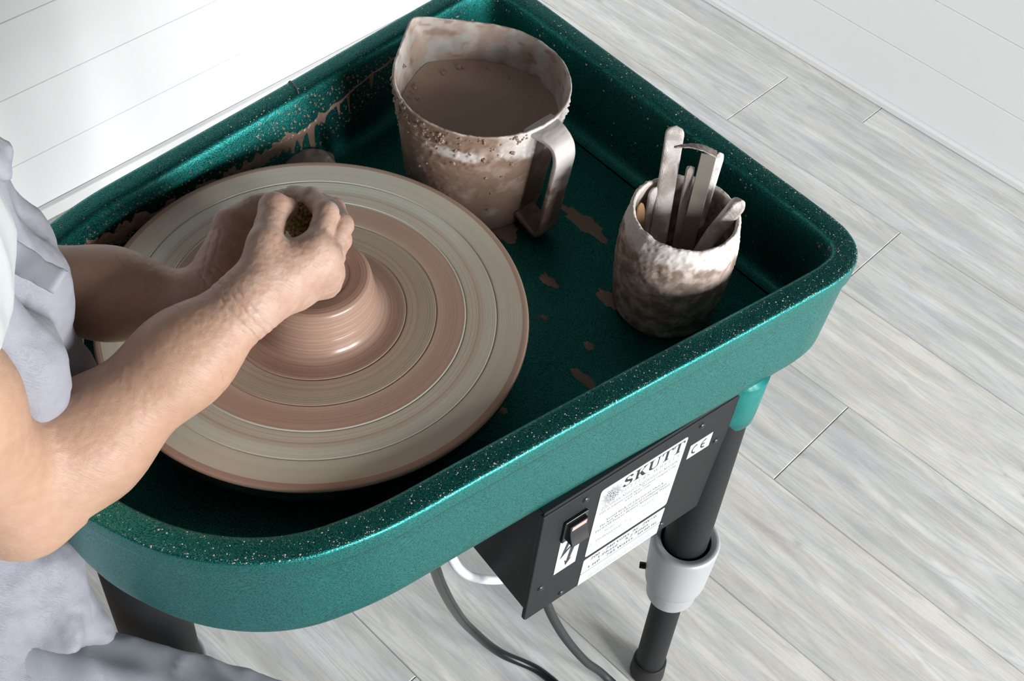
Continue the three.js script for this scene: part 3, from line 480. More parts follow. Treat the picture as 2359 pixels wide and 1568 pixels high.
  const hg = gridSurface(ring, nS, (a, b) => {
    const i = Math.round(b * nS), p = fr[i], d = tg[i], q = a * 2 * Math.PI, c = Math.cos(q), s = Math.sin(q), e = .35, w = Math.sign(c) * Math.pow(Math.abs(c), e) * (W2 + .005 * sstep(.2, .0, b)), h = Math.sign(s) * Math.pow(Math.abs(s), e) * T2;
    const nx = -d.y, ny = d.x, r = p.x + nx * h, y = p.y + ny * h, j = .0005 * fbm3(p.x * 200 + w * 200, p.y * 200, h * 400, 2); return [r * ca - w * sa, y + j, r * sa + w * ca];
  }, { closedU: true, colFn: (a, b, p) => { const n = fbm3(p[0] * 60, p[1] * 45, p[2] * 60, 4), yy = p[1] / Hj; let c = mix3(slipC, plastic, sstep(.42, .8, yy + .5 * n)); c = mix3(c, slipDark, .5 * sstep(.3, .1, yy + .3 * n)); return mix3(c, slipDry, .4 * sstep(-.1, .4, n)); } });
  part('handle', hg, new THREE.MeshPhysicalMaterial({ vertexColors: true, roughness: .6, side: THREE.DoubleSide }), t);
  // crumbs of clay stuck to the outside
  const r = rngOf(5), crumb = new THREE.IcosahedronGeometry(1, 2), cp = crumb.attributes.position; for (let i = 0; i < cp.count; i++) { const k = 1 + .35 * n3(cp.getX(i) * 1.6, cp.getY(i) * 1.6, cp.getZ(i) * 1.6); cp.setXYZ(i, cp.getX(i) * k, cp.getY(i) * k, cp.getZ(i) * k); } crumb.computeVertexNormals();
  const crumbMat = new THREE.MeshStandardMaterial({ color: new THREE.Color().setRGB(.27, .185, .14), roughness: .6 });
  for (let k = 0; k < 110; k++) { const th = .2 + r() * 2.6, y = k < 90 ? .1 + Math.pow(r(), .45) * .0315 : .03 + r() * .07, rr = radius(y) + lump(th, y), s = k < 90 ? .0008 + r() * r() * .0022 : .0007 + r() * .0011; const m = part('clay_crumb', crumb, crumbMat, t); m.position.set(Math.cos(th) * rr, y, Math.sin(th) * rr); m.rotation.set(r() * 6, r() * 6, r() * 6); m.scale.set(s, s * 1.2, s * .8); }
  // the slip in it
  const wy = .093, w = thing('clay_water', 'milky brown slip filling the clay caked jug', 'liquid', [JUG[0], FLOOR + wy, JUG[2]]);
  const wr = (th) => radius(wy) + spout(th, wy) - wallT - .0002;
  part('surface', gridSurface(120, 12, (a, b) => { const th = a * 2 * Math.PI, k = b; return [Math.cos(th) * wr(th) * k, .0009 * Math.pow(k, 30), Math.sin(th) * wr(th) * k]; }, { closedU: true }), new THREE.MeshPhysicalMaterial({ color: new THREE.Color().setRGB(.43, .315, .25), roughness: .22, side: THREE.DoubleSide }), w);
  const bub = new THREE.MeshPhysicalMaterial({ color: new THREE.Color().setRGB(.32, .25, .2), roughness: .08, clearcoat: 1, clearcoatRoughness: .05 });
  for (const [u, v, s] of [[-.061, -.026, .0027], [-.058, -.029, .0016], [-.064, -.008, .0022], [-.066, -.0125, .0014], [-.045, -.047, .0014], [-.062, .028, .0024], [-.058, .034, .0018], [-.0655, .0245, .0015], [-.054, .041, .0013], [-.049, .036, .0017], [-.02, -.055, .0011], [.012, -.052, .0009]]) part('bubble', new THREE.SphereGeometry(s, 20, 10, 0, 2 * Math.PI, 0, Math.PI * .5).translate(u, .0002, v), bub, w);
}
// ---------- clay pot of tools ----------
const POT = [.139, FLOOR, -.292], Hp = .115;
{
  const t = thing('clay_pot', 'small rough clay pot holding modelling tools, pale and dried at the rim', 'pot', POT);
  const nu = 240, radius = (y) => .0465 + .0065 * Math.sin(clamp(y / Hp * 1.02) * Math.PI * .78) - .0022 * sstep(.085, .115, y), wallT = .0046;
  const bump = (th, y) => { const x = Math.cos(th) * 2.4, z = Math.sin(th) * 2.4, side = sstep(-.6, .8, Math.sin(th - .9) * .7 + .2); return .0009 * fbm3(x * 2.4, y * 70, z * 2.4, 4) + .0012 * Math.pow(clamp(n3(x * 6, y * 190, z * 6) - .42), 1.3) + .0006 * Math.abs(fbm3(x * 9, y * 300, z * 9, 2)) * side; };
  const sec = []; for (let i = 0; i <= 110; i++) sec.push(['o', i / 110 * Hp]); for (const a of [.12, .25, .4, .5, .6, .75, .88]) sec.push(['r', a]); for (let i = 50; i >= 0; i--) sec.push(['i', lerp(.006, Hp, i / 50)]);
  const nv = sec.length - 1;
  const fn = (a, b) => { const th = a * 2 * Math.PI, [k, s] = sec[Math.round(b * nv)], lip = Hp + .0013 * n2(Math.cos(th) * 2.2, Math.sin(th) * 2.2) + .0006 * fbm2(Math.cos(th) * 14, Math.sin(th) * 14, 2); let r, y; if (k === 'o') { r = radius(s) + bump(th, s); y = s / Hp * lip; if (s < .004) r -= .003 * (1 - s / .004); } else if (k === 'r') { r = radius(Hp) + bump(th, Hp) * (1 - s) - wallT * s; y = lip + .0021 * Math.pow(Math.sin(s * Math.PI), .7) + .0007 * fbm2(th * 9, s * 5, 2); } else { r = radius(s) - wallT; y = s / Hp * lip; } return [Math.cos(th) * r, y, Math.sin(th) * r]; };
  const pale = [.66, .62, .59], mid = [.42, .34, .295], dark = [.21, .155, .128], rust = [.34, .2, .12];
  const colFn = (a, b, p) => { const k = sec[Math.round(b * nv)][0], x = p[0] * 55, y = p[1] * 55, z = p[2] * 55, n = fbm3(x, y, z, 4), th = a * 2 * Math.PI; if (k === 'i') return mix3(mid, pale, sstep(-.1, .3, n)); const yy = p[1] / Hp, edge = .80 + .10 * Math.sin(th * 1 + .2) * .6; let c = mix3(mix3(dark, mid, sstep(-.3, .4, n)), pale, sstep(edge - .05, edge + .06, yy + .09 * n)); return mix3(c, rust, .5 * sstep(.28, .5, fbm3(x * .6 + 9, y * .6, z * .6, 3)) * sstep(.55, .8, yy)); };
  const base = new THREE.CylinderGeometry(.043, .0445, .006, 64).translate(0, .003, 0); base.setAttribute('color', new THREE.Float32BufferAttribute(Array.from({ length: base.attributes.position.count }, () => dark).flat(), 3));
  part('body', mergeGeometries([gridSurface(nu, nv, fn, { closedU: true, flip: true, colFn }), base]), new THREE.MeshStandardMaterial({ vertexColors: true, roughness: .85 }), t);
}
// ---------- tools standing in the pot ----------
const toolPaint = (light, darkC, f = 45) => (x, y, z) => mix3(darkC, light, sstep(-.3, .25, fbm3(x * f, y * f * .6, z * f, 4)));
const slipWood = new THREE.MeshStandardMaterial({ vertexColors: true, roughness: .78, bumpMap: dataTexture(256, 256, (x, y) => { const q = 128 + 70 * tn(x / 256, y / 256, 20) + 40 * tn(x / 256, y / 256, 70); return [q, q, q]; }), bumpScale: .0004 });
// a tool is laid from its foot to its tip; face is the way its flat side looks
function aim(g, foot, tip, face) {
  const y = new THREE.Vector3(...tip).sub(new THREE.Vector3(...foot)); const L = y.length(); y.normalize();
  const z = new THREE.Vector3(...face); z.addScaledVector(y, -z.dot(y)).normalize(); const x = new THREE.Vector3().crossVectors(y, z);
  const q = new THREE.Matrix4().makeBasis(x, y, z); const inner = new THREE.Quaternion().setFromRotationMatrix(q);
  g.quaternion.multiply(inner); return L;
}
function blade(w, th, L, taper = 1, round = 1) {      // flat stick with a rounded tip, foot at the origin
  const nu = 28, nv = 60;
  return gridSurface(nu, nv, (a, b) => { const q = a * 2 * Math.PI, c = Math.cos(q), s = Math.sin(q), y = b * L, k = lerp(taper, 1, b), end = clamp((L - y) / (w * .5 * round)), cap = y > L - w * .5 * round ? Math.sqrt(Math.max(0, 1 - (1 - end) * (1 - end))) : 1; return [Math.sign(c) * Math.pow(Math.abs(c), .45) * w * .5 * k * cap, y, Math.sign(s) * Math.pow(Math.abs(s), .6) * th * .5 * Math.max(.12, cap)]; }, { closedU: true, uvFn: (a, b) => [a * .05 * 20, b * L * 20] });
}
function painted(g, fn) { const p = g.attributes.position, c = []; for (let i = 0; i < p.count; i++) c.push(...fn(p.getX(i), p.getY(i), p.getZ(i))); g.setAttribute('color', new THREE.Float32BufferAttribute(c, 3)); return g; }
const paleSlip = [.80, .76, .735], greySlip = [.40, .345, .31];
const FACE = [.60, .25, .75];
function tool(name, label, foot, tip, face, make, mat = slipWood, pName = 'blade') {
  const g = thing(name, label, 'tool', foot, 'modelling tools in the clay pot'); const L = aim(g, foot, tip, face); part(pName, make(L), mat, g); return g;
}
const shifted = (o) => (x, y, z) => [x + o, y + o * 2, z - o];
const mk = (w, th, taper, round, o, lightC = paleSlip, darkC = greySlip) => (L) => painted(blade(w, th, L, taper, round), (x, y, z) => toolPaint(lightC, darkC)(x + o, y + o * 2, z - o));
tool('wooden_stick', 'tall flat wooden stick coated in pale clay, tallest tool in the pot', [.137, -.058, -.272], [.0905, .098, -.317], FACE, mk(.0165, .0058, .9, 1, 1));
tool('wooden_knife', 'short broad wooden knife with pale coating beside the tall stick', [.121, -.058, -.276], [0.1009, 0.0460, -0.2973], [.75, .2, .5], mk(.0155, .005, .8, 1.3, 2, [.68, .63, .61], [.42, .36, .34]));
tool('wooden_skewer', 'thin bare brown wooden knife pointed at the pot rim', [.122, -.058, -.268], [0.1036, 0.0420, -0.2735], [.9, .1, .3], (L) => painted(blade(.009, .003, L, 1, 3.2), (x, y, z) => mix3([.30, .165, .075], [.42, .25, .12], .5 + .5 * n2(x * 500, y * 20))));
tool('thick_dowel', 'thick rounded pale dowel leaning right over the pot rim', [.136, -.058, -.300], [0.1683, 0.0640, -0.3258], FACE, mk(.0135, .0125, .95, 1, 4));
tool('slim_dowel', 'slim rounded pale rod standing behind the bent metal tool', [.142, -.058, -.310], [.131, .089, -.331], FACE, mk(.0098, .0092, .95, .9, 5));
tool('small_rod', 'small pale rod end between the tall stick and metal tool', [.136, -.058, -.300], [0.1176, 0.0730, -0.3139], FACE, mk(.0075, .0068, .95, 1, 6, [.6, .55, .52]));
tool('dark_wooden_tool', 'dark stained tool low inside the pot near the thick dowel', [.150, -.058, -.286], [.148, .022, -.316], FACE, mk(.012, .004, .9, 1.4, 7, [.12, .09, .07], [.06, .045, .04]));
{ // bent steel strip tool
  const foot = [.1555, -.058, -.283], tip = [.127, .089, -.322];
  const g = thing('trimming_tool', 'flat steel trimming strip bent over at the top, smeared with clay', 'tool', foot, 'modelling tools in the clay pot');
  const L = aim(g, foot, tip, FACE), steel = new THREE.MeshPhysicalMaterial({ vertexColors: true, roughness: .45, metalness: .3 });
  const strip = box(.0135, L, .0014, 0, L / 2, 0, .0005, 2), sc = (o) => (x, y, z) => mix3([.17, .15, .125], [.36, .33, .29], sstep(-.1, .45, fbm3(x * 160 + o, y * 35, z * 90, 4)));
  part('blade', painted(strip, sc(0)), steel, g);
  const fold = gridSurface(30, 24, (a, b) => { const q = a * 2 * Math.PI, w = Math.sign(Math.sin(q)) * Math.pow(Math.abs(Math.sin(q)), .3) * lerp(.0075, .0012, Math.pow(b, 1.6)), th = Math.sign(Math.cos(q)) * Math.pow(Math.abs(Math.cos(q)), .3) * .0007; return [.0066 - b * .037, L + .001 + th + .004 * Math.sin(b * Math.PI) - .0005 * b, w + .0008 * n2(b * 9, w * 400)]; }, { closedU: true });
  part('bent_end', painted(fold, (x, y, z) => mix3([.30, .25, .215], [.52, .46, .41], sstep(-.2, .3, fbm3(x * 200, y * 200, z * 200, 3)))), new THREE.MeshStandardMaterial({ vertexColors: true, roughness: .7, side: THREE.DoubleSide }), g);
}
// ---------- sponge in the potter's fingers ----------
{
  const c = [-0.0122, 0.0920, 0.0005];
  const t = thing('sponge', 'small olive brown sponge pinched between thumb and finger', 'sponge', c);
  const g = nets((x, y, z) => { const d = Math.hypot(x / .0095, y / .016, z / .012) - 1; return d * .0095 + .0016 * n3(x * 110, y * 110, z * 110) + .0005 * n3(x * 420, y * 420, z * 420); }, [-.02, -.024, -.02], [.02, .024, .02], .0007, { colFn: (x, y, z) => mix3([.10, .068, .022], [.36, .27, .10], sstep(-.35, .4, fbm3(x * 260, y * 260, z * 260, 3))) });
  part('foam', g, new THREE.MeshStandardMaterial({ vertexColors: true, roughness: .95 }), t);
}
// ---------- cutting wire hung over the tray rim, and the lump of clay at its end ----------
{
  const t = thing('cutting_wire', 'thin clay cutting wire hung over the left rim of the tray', 'wire', [-.2365, 0, -.141]);
  const P = [[-.2368, -.006, -.139], [-.2367, .0098, -.1405], [-.2335, .0162, -.142], [-.224, .0167, -.141], [-.2168, .0158, -.139], [-.2121, .0105, -.137], [-.2108, -.002, -.136], [-.2092, -.018, -.1345], [-.2078, -.034, -.134], [-.2064, -.046, -.132], [-.2035, -.056, -.131]].map(([u, y, v]) => [u + .2365, y, v + .141]);
  part('strand', tube(P, .00055, 120, 8), new THREE.MeshPhysicalMaterial({ color: new THREE.Color().setRGB(.22, .17, .14), roughness: .4 }), t);
  const l = thing('clay_lump', 'glossy wet lump of pinkish clay behind the wheel head', 'clay', [-.190, FLOOR, -.128]);
  part('lump', nets((x, y, z) => smax(Math.hypot(x / 1.1, (y - .012) * 1.3, z / 1.35) - .021 + .002 * n3(x * 60, y * 60, z * 60), -y, .003), [-.035, -.004, -.045], [.035, .035, .045], .0016), new THREE.MeshPhysicalMaterial({ color: new THREE.Color().setRGB(.30, .225, .205), roughness: .12, clearcoat: .6, clearcoatRoughness: .08 }), l);
}

// ---------- the potter ----------
{
  const BASE = [-.1, -H, .42];
  const potter = thing('person', 'potter in a grey lavender apron leaning over the wheel, both hands centring clay', 'person', BASE);
  const seat = (g) => g.translate(-BASE[0], -BASE[1], -BASE[2]);
  const J = {                                       // joints, machine axes
    rShoulder: [.052, .335, .330], rElbow: [0.0290, 0.0150, 0.2755], rWrist: [0.0349, 0.0950, 0.0839],
    lShoulder: [-.275, .335, .285], lElbow: [-.205, .045, .262], lWrist: [-0.0194, 0.0520, 0.0919],
  };
  const along = (a, b, t) => [lerp(a[0], b[0], t), lerp(a[1], b[1], t), lerp(a[2], b[2], t)];
  // --- arms and hands
  const finger = (pts, rad) => pts.slice(1).map((p, i) => cone(pts[i], p, rad[i], rad[i + 1]));
  const rHand = (() => {
    const w = J.rWrist;
    const mcp = { i: [0.0327, 0.1100, 0.0201], m: [0.0369, 0.0990, 0.0165], r: [0.0337, 0.0810, 0.0125], l: [0.0268, 0.0620, 0.0081] };
    const palm = union([cone(w, mcp.i, .0185, .0125), cone(w, mcp.m, .0185, .0125), cone(w, mcp.r, .018, .0122), cone(along(w, mcp.l, .1), mcp.l, .017, .0115), cone(along(w, mcp.i, .5), along(w, mcp.l, .6), .0125, .012), cone(mcp.i, mcp.m, .0100, .0105), cone(mcp.m, mcp.r, .0105, .0105), cone(mcp.r, mcp.l, .0105, .0100)], .012);
    const thumb = union(finger([[0.0325, 0.1080, 0.0735], [0.0123, 0.1180, 0.0493], [-0.0163, 0.1160, 0.0210], [-0.0183, 0.1060, 0.0084]], [.0165, .0122, .0108, .0090]), .006);
    const web = cone([0.0237, 0.1120, 0.0509], [0.0310, 0.1060, 0.0278], .0100, .0092);
    const index = union(finger([mcp.i, [0.0083, 0.1120, -0.0091], [-0.0189, 0.1040, -0.0140], [-0.0395, 0.0940, -0.0109]], [.0098, .0089, .0080, .0068]), .004);
    const middle = union(finger([mcp.m, [0.0145, 0.0980, -0.0180], [-0.0232, 0.0740, -0.0388], [-0.0496, 0.0600, -0.0425]], [.0100, .0092, .0082, .0068]), .004);
    const ring = union(finger([mcp.r, [0.0105, 0.0780, -0.0192], [-0.0208, 0.0550, -0.0390], [-0.0405, 0.0480, -0.0442]], [.0098, .0088, .0078, .0066]), .004);
    const little = union(finger([mcp.l, [0.0084, 0.0600, -0.0151], [-0.0115, 0.0490, -0.0283], [-0.0243, 0.0480, -0.0309]], [.0092, .0080, .0070, .0060]), .004);
    return (x, y, z) => { let d = smin(palm(x, y, z), smin(thumb(x, y, z), web(x, y, z), .014), .010); let f = smin(index(x, y, z), middle(x, y, z), .0022); f = smin(f, ring(x, y, z), .0022); f = smin(f, little(x, y, z), .0022); return smin(d, f, .006); };
  })();
  const lHand = (() => {
    const w = J.lWrist;
    const mcp = { i: [-0.0404, 0.0660, 0.0350], m: [-0.0385, 0.0500, 0.0403], r: [-0.0367, 0.0360, 0.0462], l: [-0.0331, 0.0240, 0.0547] };
    const palm = union([cone(w, mcp.i, .018, .0125), cone(w, mcp.m, .018, .0125), cone(w, mcp.r, .0175, .012), cone(w, mcp.l, .016, .011), cone(mcp.i, mcp.l, .0115, .0105), cone(along(w, mcp.i, .5), along(w, mcp.l, .5), .0125, .012)], .014);
    const thumb = union(finger([[-0.0210, 0.0660, 0.0814], [-0.0522, 0.0780, 0.0384], [-0.0519, 0.0820, 0.0159], [-0.0505, 0.0820, -0.0038]], [.0175, .0138, .0115, .0085]), .008);
    const index = union(finger([mcp.i, [-0.0548, 0.0660, 0.0062], [-0.0579, 0.0700, -0.0144], [-0.0532, 0.0740, -0.0255]], [.0118, .0104, .009, .0072]), .004);
    const middle = union(finger([mcp.m, [-0.0565, 0.0480, 0.0116], [-0.0640, 0.0460, -0.0106], [-0.0608, 0.0480, -0.0224]], [.0118, .0104, .009, .0074]), .004);
    const ring = union(finger([mcp.r, [-0.0573, 0.0320, 0.0157], [-0.0644, 0.0300, -0.0002], [-0.0646, 0.0320, -0.0100]], [.0112, .0098, .0085, .007]), .004);
    const little = union(finger([mcp.l, [-0.0547, 0.0200, 0.0237], [-0.0601, 0.0180, 0.0115], [-0.0595, 0.0200, 0.0040]], [.0102, .0086, .0075, .0062]), .004);
    const pad = cone([-0.0339, 0.0620, 0.0663], [-0.0505, 0.0620, 0.0302], .015, .013);
    return (x, y, z) => { let d = smin(smin(palm(x, y, z), pad(x, y, z), .012), thumb(x, y, z), .008); let f = smin(index(x, y, z), middle(x, y, z), .0022); f = smin(f, ring(x, y, z), .0022); f = smin(f, little(x, y, z), .0022); return smin(d, f, .006); };
  })();
  const arm = (s, e, w, r) => { const mid = along(e, w, .28), up = along(s, e, .55), pre = along(e, w, .72); return union([cone(s, up, .047, r[0]), cone(up, e, r[0], r[1]), cone(e, mid, r[1], r[2]), cone(mid, pre, r[2], r[3]), cone(pre, w, r[3], r[4])], .03); };
  const rArm = arm(J.rShoulder, J.rElbow, J.rWrist, [.041, .036, .0385, .0300, .0225]), lArm = arm(J.lShoulder, J.lElbow, J.lWrist, [.041, .036, .0375, .0300, .0220]);
  const crease = (a, b, at, wdt, amp) => { const d = sub(b, a), l = Math.hypot(...d), n = d.map((q) => q / l); return (x, y, z) => { const t = (x - a[0]) * n[0] + (y - a[1]) * n[1] + (z - a[2]) * n[2] + .0012 * n3(x * 90, y * 90, z * 90); let s = 0; for (const q of at) s += Math.exp(-Math.pow((t - q) / wdt, 2)); const dx = x - b[0], dy = y - b[1], dz = z - b[2]; return amp * s * (dx * dx + dy * dy + dz * dz < .0036 ? 1 : 0); }; };
  const fl = Math.hypot(...sub(J.rWrist, J.rElbow)), rCrease = crease(J.rElbow, J.rWrist, [fl - .010, fl - .003, fl + .003], .0011, .0006), fl2 = Math.hypot(...sub(J.lWrist, J.lElbow)), lCrease = crease(J.lElbow, J.lWrist, [fl2 + .004, fl2 + .010], .0012, .0004);
  const skin0 = (x, y, z) => smin(smin(rArm(x, y, z), rHand(x, y, z), .012), smin(lArm(x, y, z), lHand(x, y, z), .012), .0015);
  const skin = (x, y, z) => { const d = skin0(x, y, z); return Math.abs(d) > .01 ? d : d + rCrease(x, y, z) + lCrease(x, y, z) + .00035 * fbm3(x * 140, y * 140, z * 140, 2); };
  const tan = [.40, .242, .163], pink = [.42, .262, .200], paleF = [.45, .315, .255], clayF = [.31, .225, .19], red = [.41, .20, .16];
  const rw = J.rWrist, lw = J.lWrist;
  const skinCol = (x, y, z) => {
    const n = fbm3(x * 60, y * 60, z * 60, 3), f = fbm3(x * 260, y * 260, z * 260, 2), dr = Math.hypot(x - rw[0], y - rw[1], z - rw[2]), handness = z < Math.max(rw[2], lw[2]) ? 1 : sstep(.06, .0, Math.min(dr, Math.hypot(x - lw[0], y - lw[1], z - lw[2])));
    let c = mix3(tan, [.435, .272, .19], .5 + n); c = mix3(c, mix3(pink, paleF, sstep(-.5, .6, n + .4 * f)), .8 * handness);
    c = mix3(c, red, .28 * sstep(.15, .5, fbm3(x * 45 + 7, y * 45, z * 45, 2)));
    c = mix3(c, clayF, handness * .6 * sstep(.2, .45, fbm3(x * 85 + 3, y * 85, z * 85, 3)) * sstep(.03, -.01, z));   // dried slip on the fingers
    const fre = n3(x * 420, y * 420, z * 420); if (!handness && fre > .8) c = mix3(c, [.36, .2, .12], .35); return c;
  };
  const skinMat = new THREE.MeshPhysicalMaterial({ vertexColors: true, roughness: .5, bumpMap: dataTexture(512, 512, (x, y) => { const q = 128 + 60 * tn(x / 512, y / 512, 60) + 45 * tn(x / 512, y / 512, 130); return [q, q, q]; }), bumpScale: .00022, sheen: .15, sheenRoughness: .5 });
  const hands = nets(skin, [-.14, -.005, -.085], [.10, .15, .128], .00135, { colFn: skinCol, uvScale: 25 }), upper = nets(skin, [-.36, -.06, .1245], [.16, .42, .40], .0032, { colFn: skinCol, uvScale: 25 });
  // --- trunk and head, mostly hidden by the clothes
  const hipR = [-.035, -.165, .445], hipL = [-.175, -.165, .45], kneeR = [.285, -.39, .085], kneeL = [-.44, -.33, .11], ankR = [.33, -.655, .2], ankL = [-.47, -.655, .2];
  const trunk = union([cone([-.175, -.12, .46], [-.035, -.12, .46], .115, .115), cone([-.15, .05, .385], [-.06, .05, .385], .11, .11), cone([-.175, .24, .32], [-.025, .24, .32], .098, .098), cone(J.lShoulder, J.rShoulder, .052, .052)], .09);
  const headC = [-.085, .575, .175];
  const head = union([cone([-.095, .36, .30], [-.09, .50, .23], .056, .050), ball([-.085, .585, .185], .092, [.85, 1.05, 1]), ball([-.085, .535, .125], .06, [.95, 1, .9]), cone([-.085, .565, .098], [-.085, .545, .082], .009, .013), ball([-.16, .57, .19], .026, [.4, 1, .7]), ball([-.01, .57, .19], .026, [.4, 1, .7])], .025);
  const eyes = union([ball([-.115, .580, .108], .013), ball([-.055, .580, .108], .013)], .001), mouth = cone([-.105, .512, .088], [-.065, .512, .088], .004, .004);
  const bodyF = (x, y, z) => smax(smin(trunk(x, y, z), head(x, y, z), .03), -smin(eyes(x, y, z) + .004, mouth(x, y, z), .002), .006);
  const bodyG = nets(bodyF, [-.36, -.26, .04], [.17, .70, .60], .007, { colFn: skinCol, uvScale: 25 });
  part('body', seat(mergeGeometries([hands, upper, bodyG])), skinMat, potter).userData.label = 'bare forearms and hands';
  // --- clothes
  const weave = dataTexture(256, 256, (x, y) => { const q = 128 + 50 * Math.sin(x * Math.PI / 4) * Math.sin(y * Math.PI / 4) + 50 * tn(x / 256, y / 256, 50); return [q, q, q]; });
  const cloth = (r, g, b) => new THREE.MeshPhysicalMaterial({ color: new THREE.Color().setRGB(r, g, b), roughness: .9, sheen: .3, sheenRoughness: .6, bumpMap: weave, bumpScale: .0004, side: THREE.DoubleSide });
  const wob = (x, y, z, s) => s * (fbm3(x * 9, y * 9, z * 9, 2) + .5 * (0.4 - Math.abs(n3(x * 16 + 4, y * 7, z * 16))));
  const sleeve = (s, e, to) => { const c = along(s, e, to), body = cone(s, c, .054, .049), inner = cone(s, along(s, e, to + .1), .056, .050), ax = sub(e, s), l = Math.hypot(...ax), n = ax.map((q) => q / l), lim = dot(sub(c, s), n); return (x, y, z) => smax(body(x, y, z), dot(sub([x, y, z], s), n) - lim, .006); };
  const slR = sleeve(J.rShoulder, J.rElbow, .40), slL = sleeve(J.lShoulder, J.lElbow, .40);
  const shirtF = (x, y, z) => { const shell = smax(trunk(x, y, z) - .008 - wob(x, y, z, .006), -(Math.hypot(x + .092, (y - .43) * .8, z - .27) - .062), .01); return smin(shell, smin(slR(x, y, z), slL(x, y, z), .01), .015); };
  part('shirt', seat(nets(shirtF, [-.37, -.28, .18], [.18, .44, .62], .006, { uvScale: 60 })), cloth(.5, .54, .55), potter).userData.label = 'pale short sleeved shirt';
  const legR = union([cone(hipR, kneeR, .095, .066), cone(kneeR, ankR, .066, .05)], .03), legL = union([cone(hipL, kneeL, .095, .066), cone(kneeL, ankL, .066, .05)], .03), hips = cone(hipL, hipR, .118, .118);
  const trouserF = (x, y, z) => smin(smin(legR(x, y, z), legL(x, y, z), .03), hips(x, y, z), .04) - wob(x, y, z, .007) - .003 * Math.sin(x * 70 + z * 45 + y * 30);
  part('trousers', seat(nets(trouserF, [-.58, -.70, .0], [.44, .0, .62], .008, { uvScale: 60 })), cloth(.32, .335, .385), potter).userData.label = 'grey blue trousers';
  // apron: bib hanging forward from the chest and a skirt spread over the lap
  const bibSpine = [[-.115, .36, .250], [-.105, .24, .212], [-.092, .12, .194], [-.088, .03, .194], [-.105, -.06, .272], [-.115, -.12, .33]];
  const bibParts = bibSpine.slice(1).map((p, i) => { const a = bibSpine[i], w0 = [.07, .088, .1, .1, .055, .05][i], w1 = [.07, .088, .1, .1, .055, .05][i + 1]; return [[a, w0], [p, w1]]; });
  const bib = (x, y, z) => { let d = 1e3; for (const [[a, w0], [b, w1]] of bibParts) for (const s of [-1, -.5, 0, .5, 1]) { const back = .045 * s * s; d = smin(d, cone([a[0] + w0 * s, a[1], a[2] + back], [b[0] + w1 * s, b[1], b[2] + back], .022, .022)(x, y, z), .03); } return d; };
  const bibFast = (() => { const list = []; for (const [[a, w0], [b, w1]] of bibParts) for (const s of [-1, -.5, 0, .5, 1]) { const back = .045 * s * s; list.push(cone([a[0] + w0 * s, a[1], a[2] + back], [b[0] + w1 * s, b[1], b[2] + back], .022, .022)); } return union(list, .03); })();
  const lap = union([cone([-.10, -.075, .40], [-.03, -.125, .38], .05, .05), cone([-.06, -.105, .38], [-0.0131, -0.1800, 0.3135], .055, .05), cone([-0.0304, -0.1500, 0.3160], [0.0326, -0.2300, 0.3185], .05, .05), cone(hipR, along(hipR, kneeR, .19), .098, .094), cone([-.10, -.10, .40], [-.16, -.14, .34], .07, .06), cone([-0.0147, -0.1250, 0.2634], [-0.0261, -0.1300, 0.2907], .012, .03), cone([-0.0147, -0.1250, 0.2634], [0.0032, -0.1600, 0.2789], .011, .011)], .05);
  const dent1 = cone([0.0548, -0.1150, 0.2829], [0.0543, -0.1300, 0.3005], .020, .016), dent2 = cone([0.0729, -0.1800, 0.2815], [0.0674, -0.1650, 0.2638], .013, .010), ridge = cone([0.0366, -0.2000, 0.2684], [0.0631, -0.2300, 0.2996], .012, .018), ridge2 = cone([0.0047, -0.1750, 0.2772], [0.0348, -0.2000, 0.2674], .010, .012);
  const tie = union([cone([-0.0033, 0.2800, 0.2157], [-0.0013, 0.2700, 0.2104], .008, .007), cone([-0.0166, 0.2800, 0.2088], [-0.0116, 0.2750, 0.2054], .007, .007)], .012);
  const apronF = (x, y, z) => { let d = smin(bibFast(x, y, z), smin(lap(x, y, z), smin(ridge(x, y, z), ridge2(x, y, z), .02), .035), .05); d = smax(d, -dent1(x, y, z), .03); d = smax(d, -dent2(x, y, z), .02); d = smin(d, tie(x, y, z), .012); return d - wob(x, y, z, .005) - .0016 * fbm3(x * 40, y * 40, z * 40, 2) - .0022 * Math.pow(Math.abs(Math.sin(x * 38 + y * 26 + 1.5 * n3(x * 8, y * 8, z * 8))), 3) * sstep(-.02, -.1, y); };
  part('apron', seat(nets(apronF, [-.34, -.36, .10], [.20, .42, .52], .0045, { uvScale: 60 })), cloth(.30, .305, .35), potter).userData.label = 'grey lavender canvas apron';
  const strap = (pts, width, th) => {
    const c = new THREE.CatmullRomCurve3(pts.map((p) => new THREE.Vector3(...p))), n = 40, out = new THREE.Vector3(.55, .62, -.2).normalize(), P = c.getSpacedPoints(n);
    return gridSurface(20, n, (a, b) => { const i = Math.round(b * n), t = c.getTangentAt(clamp(b)), w = new THREE.Vector3().crossVectors(t, out).normalize(), nn = new THREE.Vector3().crossVectors(w, t), q = a * 2 * Math.PI, cw = Math.sign(Math.cos(q)) * Math.pow(Math.abs(Math.cos(q)), .5) * width * .5 * (1 + .08 * n2(b * 5, 2)), ch = Math.sign(Math.sin(q)) * Math.pow(Math.abs(Math.sin(q)), .5) * th * .5 + .0015 * Math.sin(b * 9) * Math.cos(q), e = Math.min(1, Math.min(b, 1 - b) * 30), p = P[i]; return [p.x + w.x * cw + nn.x * ch * e, p.y + w.y * cw + nn.y * ch * e, p.z + w.z * cw + nn.z * ch * e]; }, { closedU: true, uvFn: (a, b) => [a * 2, b * 5] });
  };
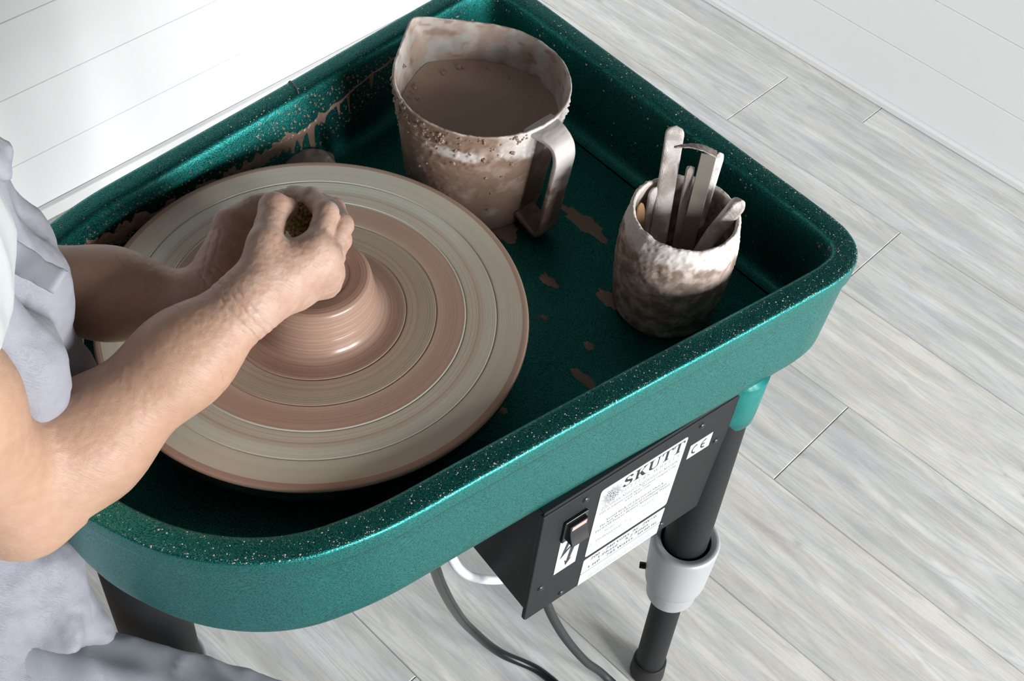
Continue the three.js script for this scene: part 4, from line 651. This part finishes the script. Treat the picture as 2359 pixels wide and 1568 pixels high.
  part('apron_tie', seat(strap([[-0.0047, 0.2250, 0.2303], [-0.0040, 0.2030, 0.2190], [0.0102, 0.1960, 0.2121], [0.0226, 0.1900, 0.2039]], .018, .005)), cloth(.30, .305, .35), potter).userData.label = 'end of the apron tie';
  const hairF = union([ball([-.085, .61, .205], .098, [.92, 1.02, 1]), ball([-.085, .60, .30], .045), cone([-.165, .60, .19], [-.155, .53, .22], .022, .016), cone([-.005, .60, .19], [-.015, .53, .22], .022, .016)], .03);
  part('hair', seat(nets((x, y, z) => smax(hairF(x, y, z) - .002 * Math.sin(x * 400 + y * 60), -(Math.hypot((x + .085) / .8, y - .54, (z - .07) * .9) - .085), .02), [-.2, .48, .08], [.03, .73, .37], .006)), new THREE.MeshPhysicalMaterial({ color: new THREE.Color().setRGB(.09, .05, .028), roughness: .55 }), potter);
  const eyeWhite = new THREE.MeshPhysicalMaterial({ color: new THREE.Color().setRGB(.7, .68, .66), roughness: .2 }), iris = new THREE.MeshPhysicalMaterial({ color: new THREE.Color().setRGB(.05, .035, .02), roughness: .15 });
  for (const u of [-.115, -.055]) { const e = part('eye', seat(new THREE.SphereGeometry(.0105, 24, 16).translate(u, .580, .112)), eyeWhite, potter); part('iris', seat(new THREE.SphereGeometry(.0055, 16, 12).scale(1, 1, .4).translate(u, .5775, .1025)), iris, e); }
  const shoeMat = new THREE.MeshStandardMaterial({ color: new THREE.Color().setRGB(.05, .05, .055), roughness: .7 });
  for (const [a, s] of [[ankR, .25], [ankL, -.25]]) { const tip = [a[0] + s * .12, -.69, a[2] - .16], f = union([cone([a[0], -.67, a[2] + .02], [a[0] + s * .05, -.678, a[2] - .08], .040, .040), cone([a[0] + s * .05, -.678, a[2] - .08], tip, .040, .030), cone([a[0], -.67, a[2]], [a[0], -.60, a[2]], .042, .045)], .03); part('shoe', seat(nets((x, y, z) => smax(f(x, y, z), -(y + .7195), .004), [a[0] - .12, -.73, a[2] - .22], [a[0] + .12, -.55, a[2] + .1], .006)), shoeMat, potter); }
  // the stool
  const st = thing('stool', 'round wooden stool under the potter', 'stool', [-.105, -H, .47]), wood = new THREE.MeshStandardMaterial({ color: new THREE.Color().setRGB(.32, .2, .11), roughness: .6 });
  part('seat', lathe([[.001, .40], [.15, .40], [.158, .407], [.16, .418], [.156, .430], [.146, .436], [.001, .437]], 64), wood, st);
  for (let k = 0; k < 4; k++) { const t = k * Math.PI / 2 + .78; part('leg', tube([[Math.cos(t) * .11, .40, Math.sin(t) * .11], [Math.cos(t) * .15, .014, Math.sin(t) * .15]], .014, 8, 12), wood, st); }
}

renderer.render(scene, camera);
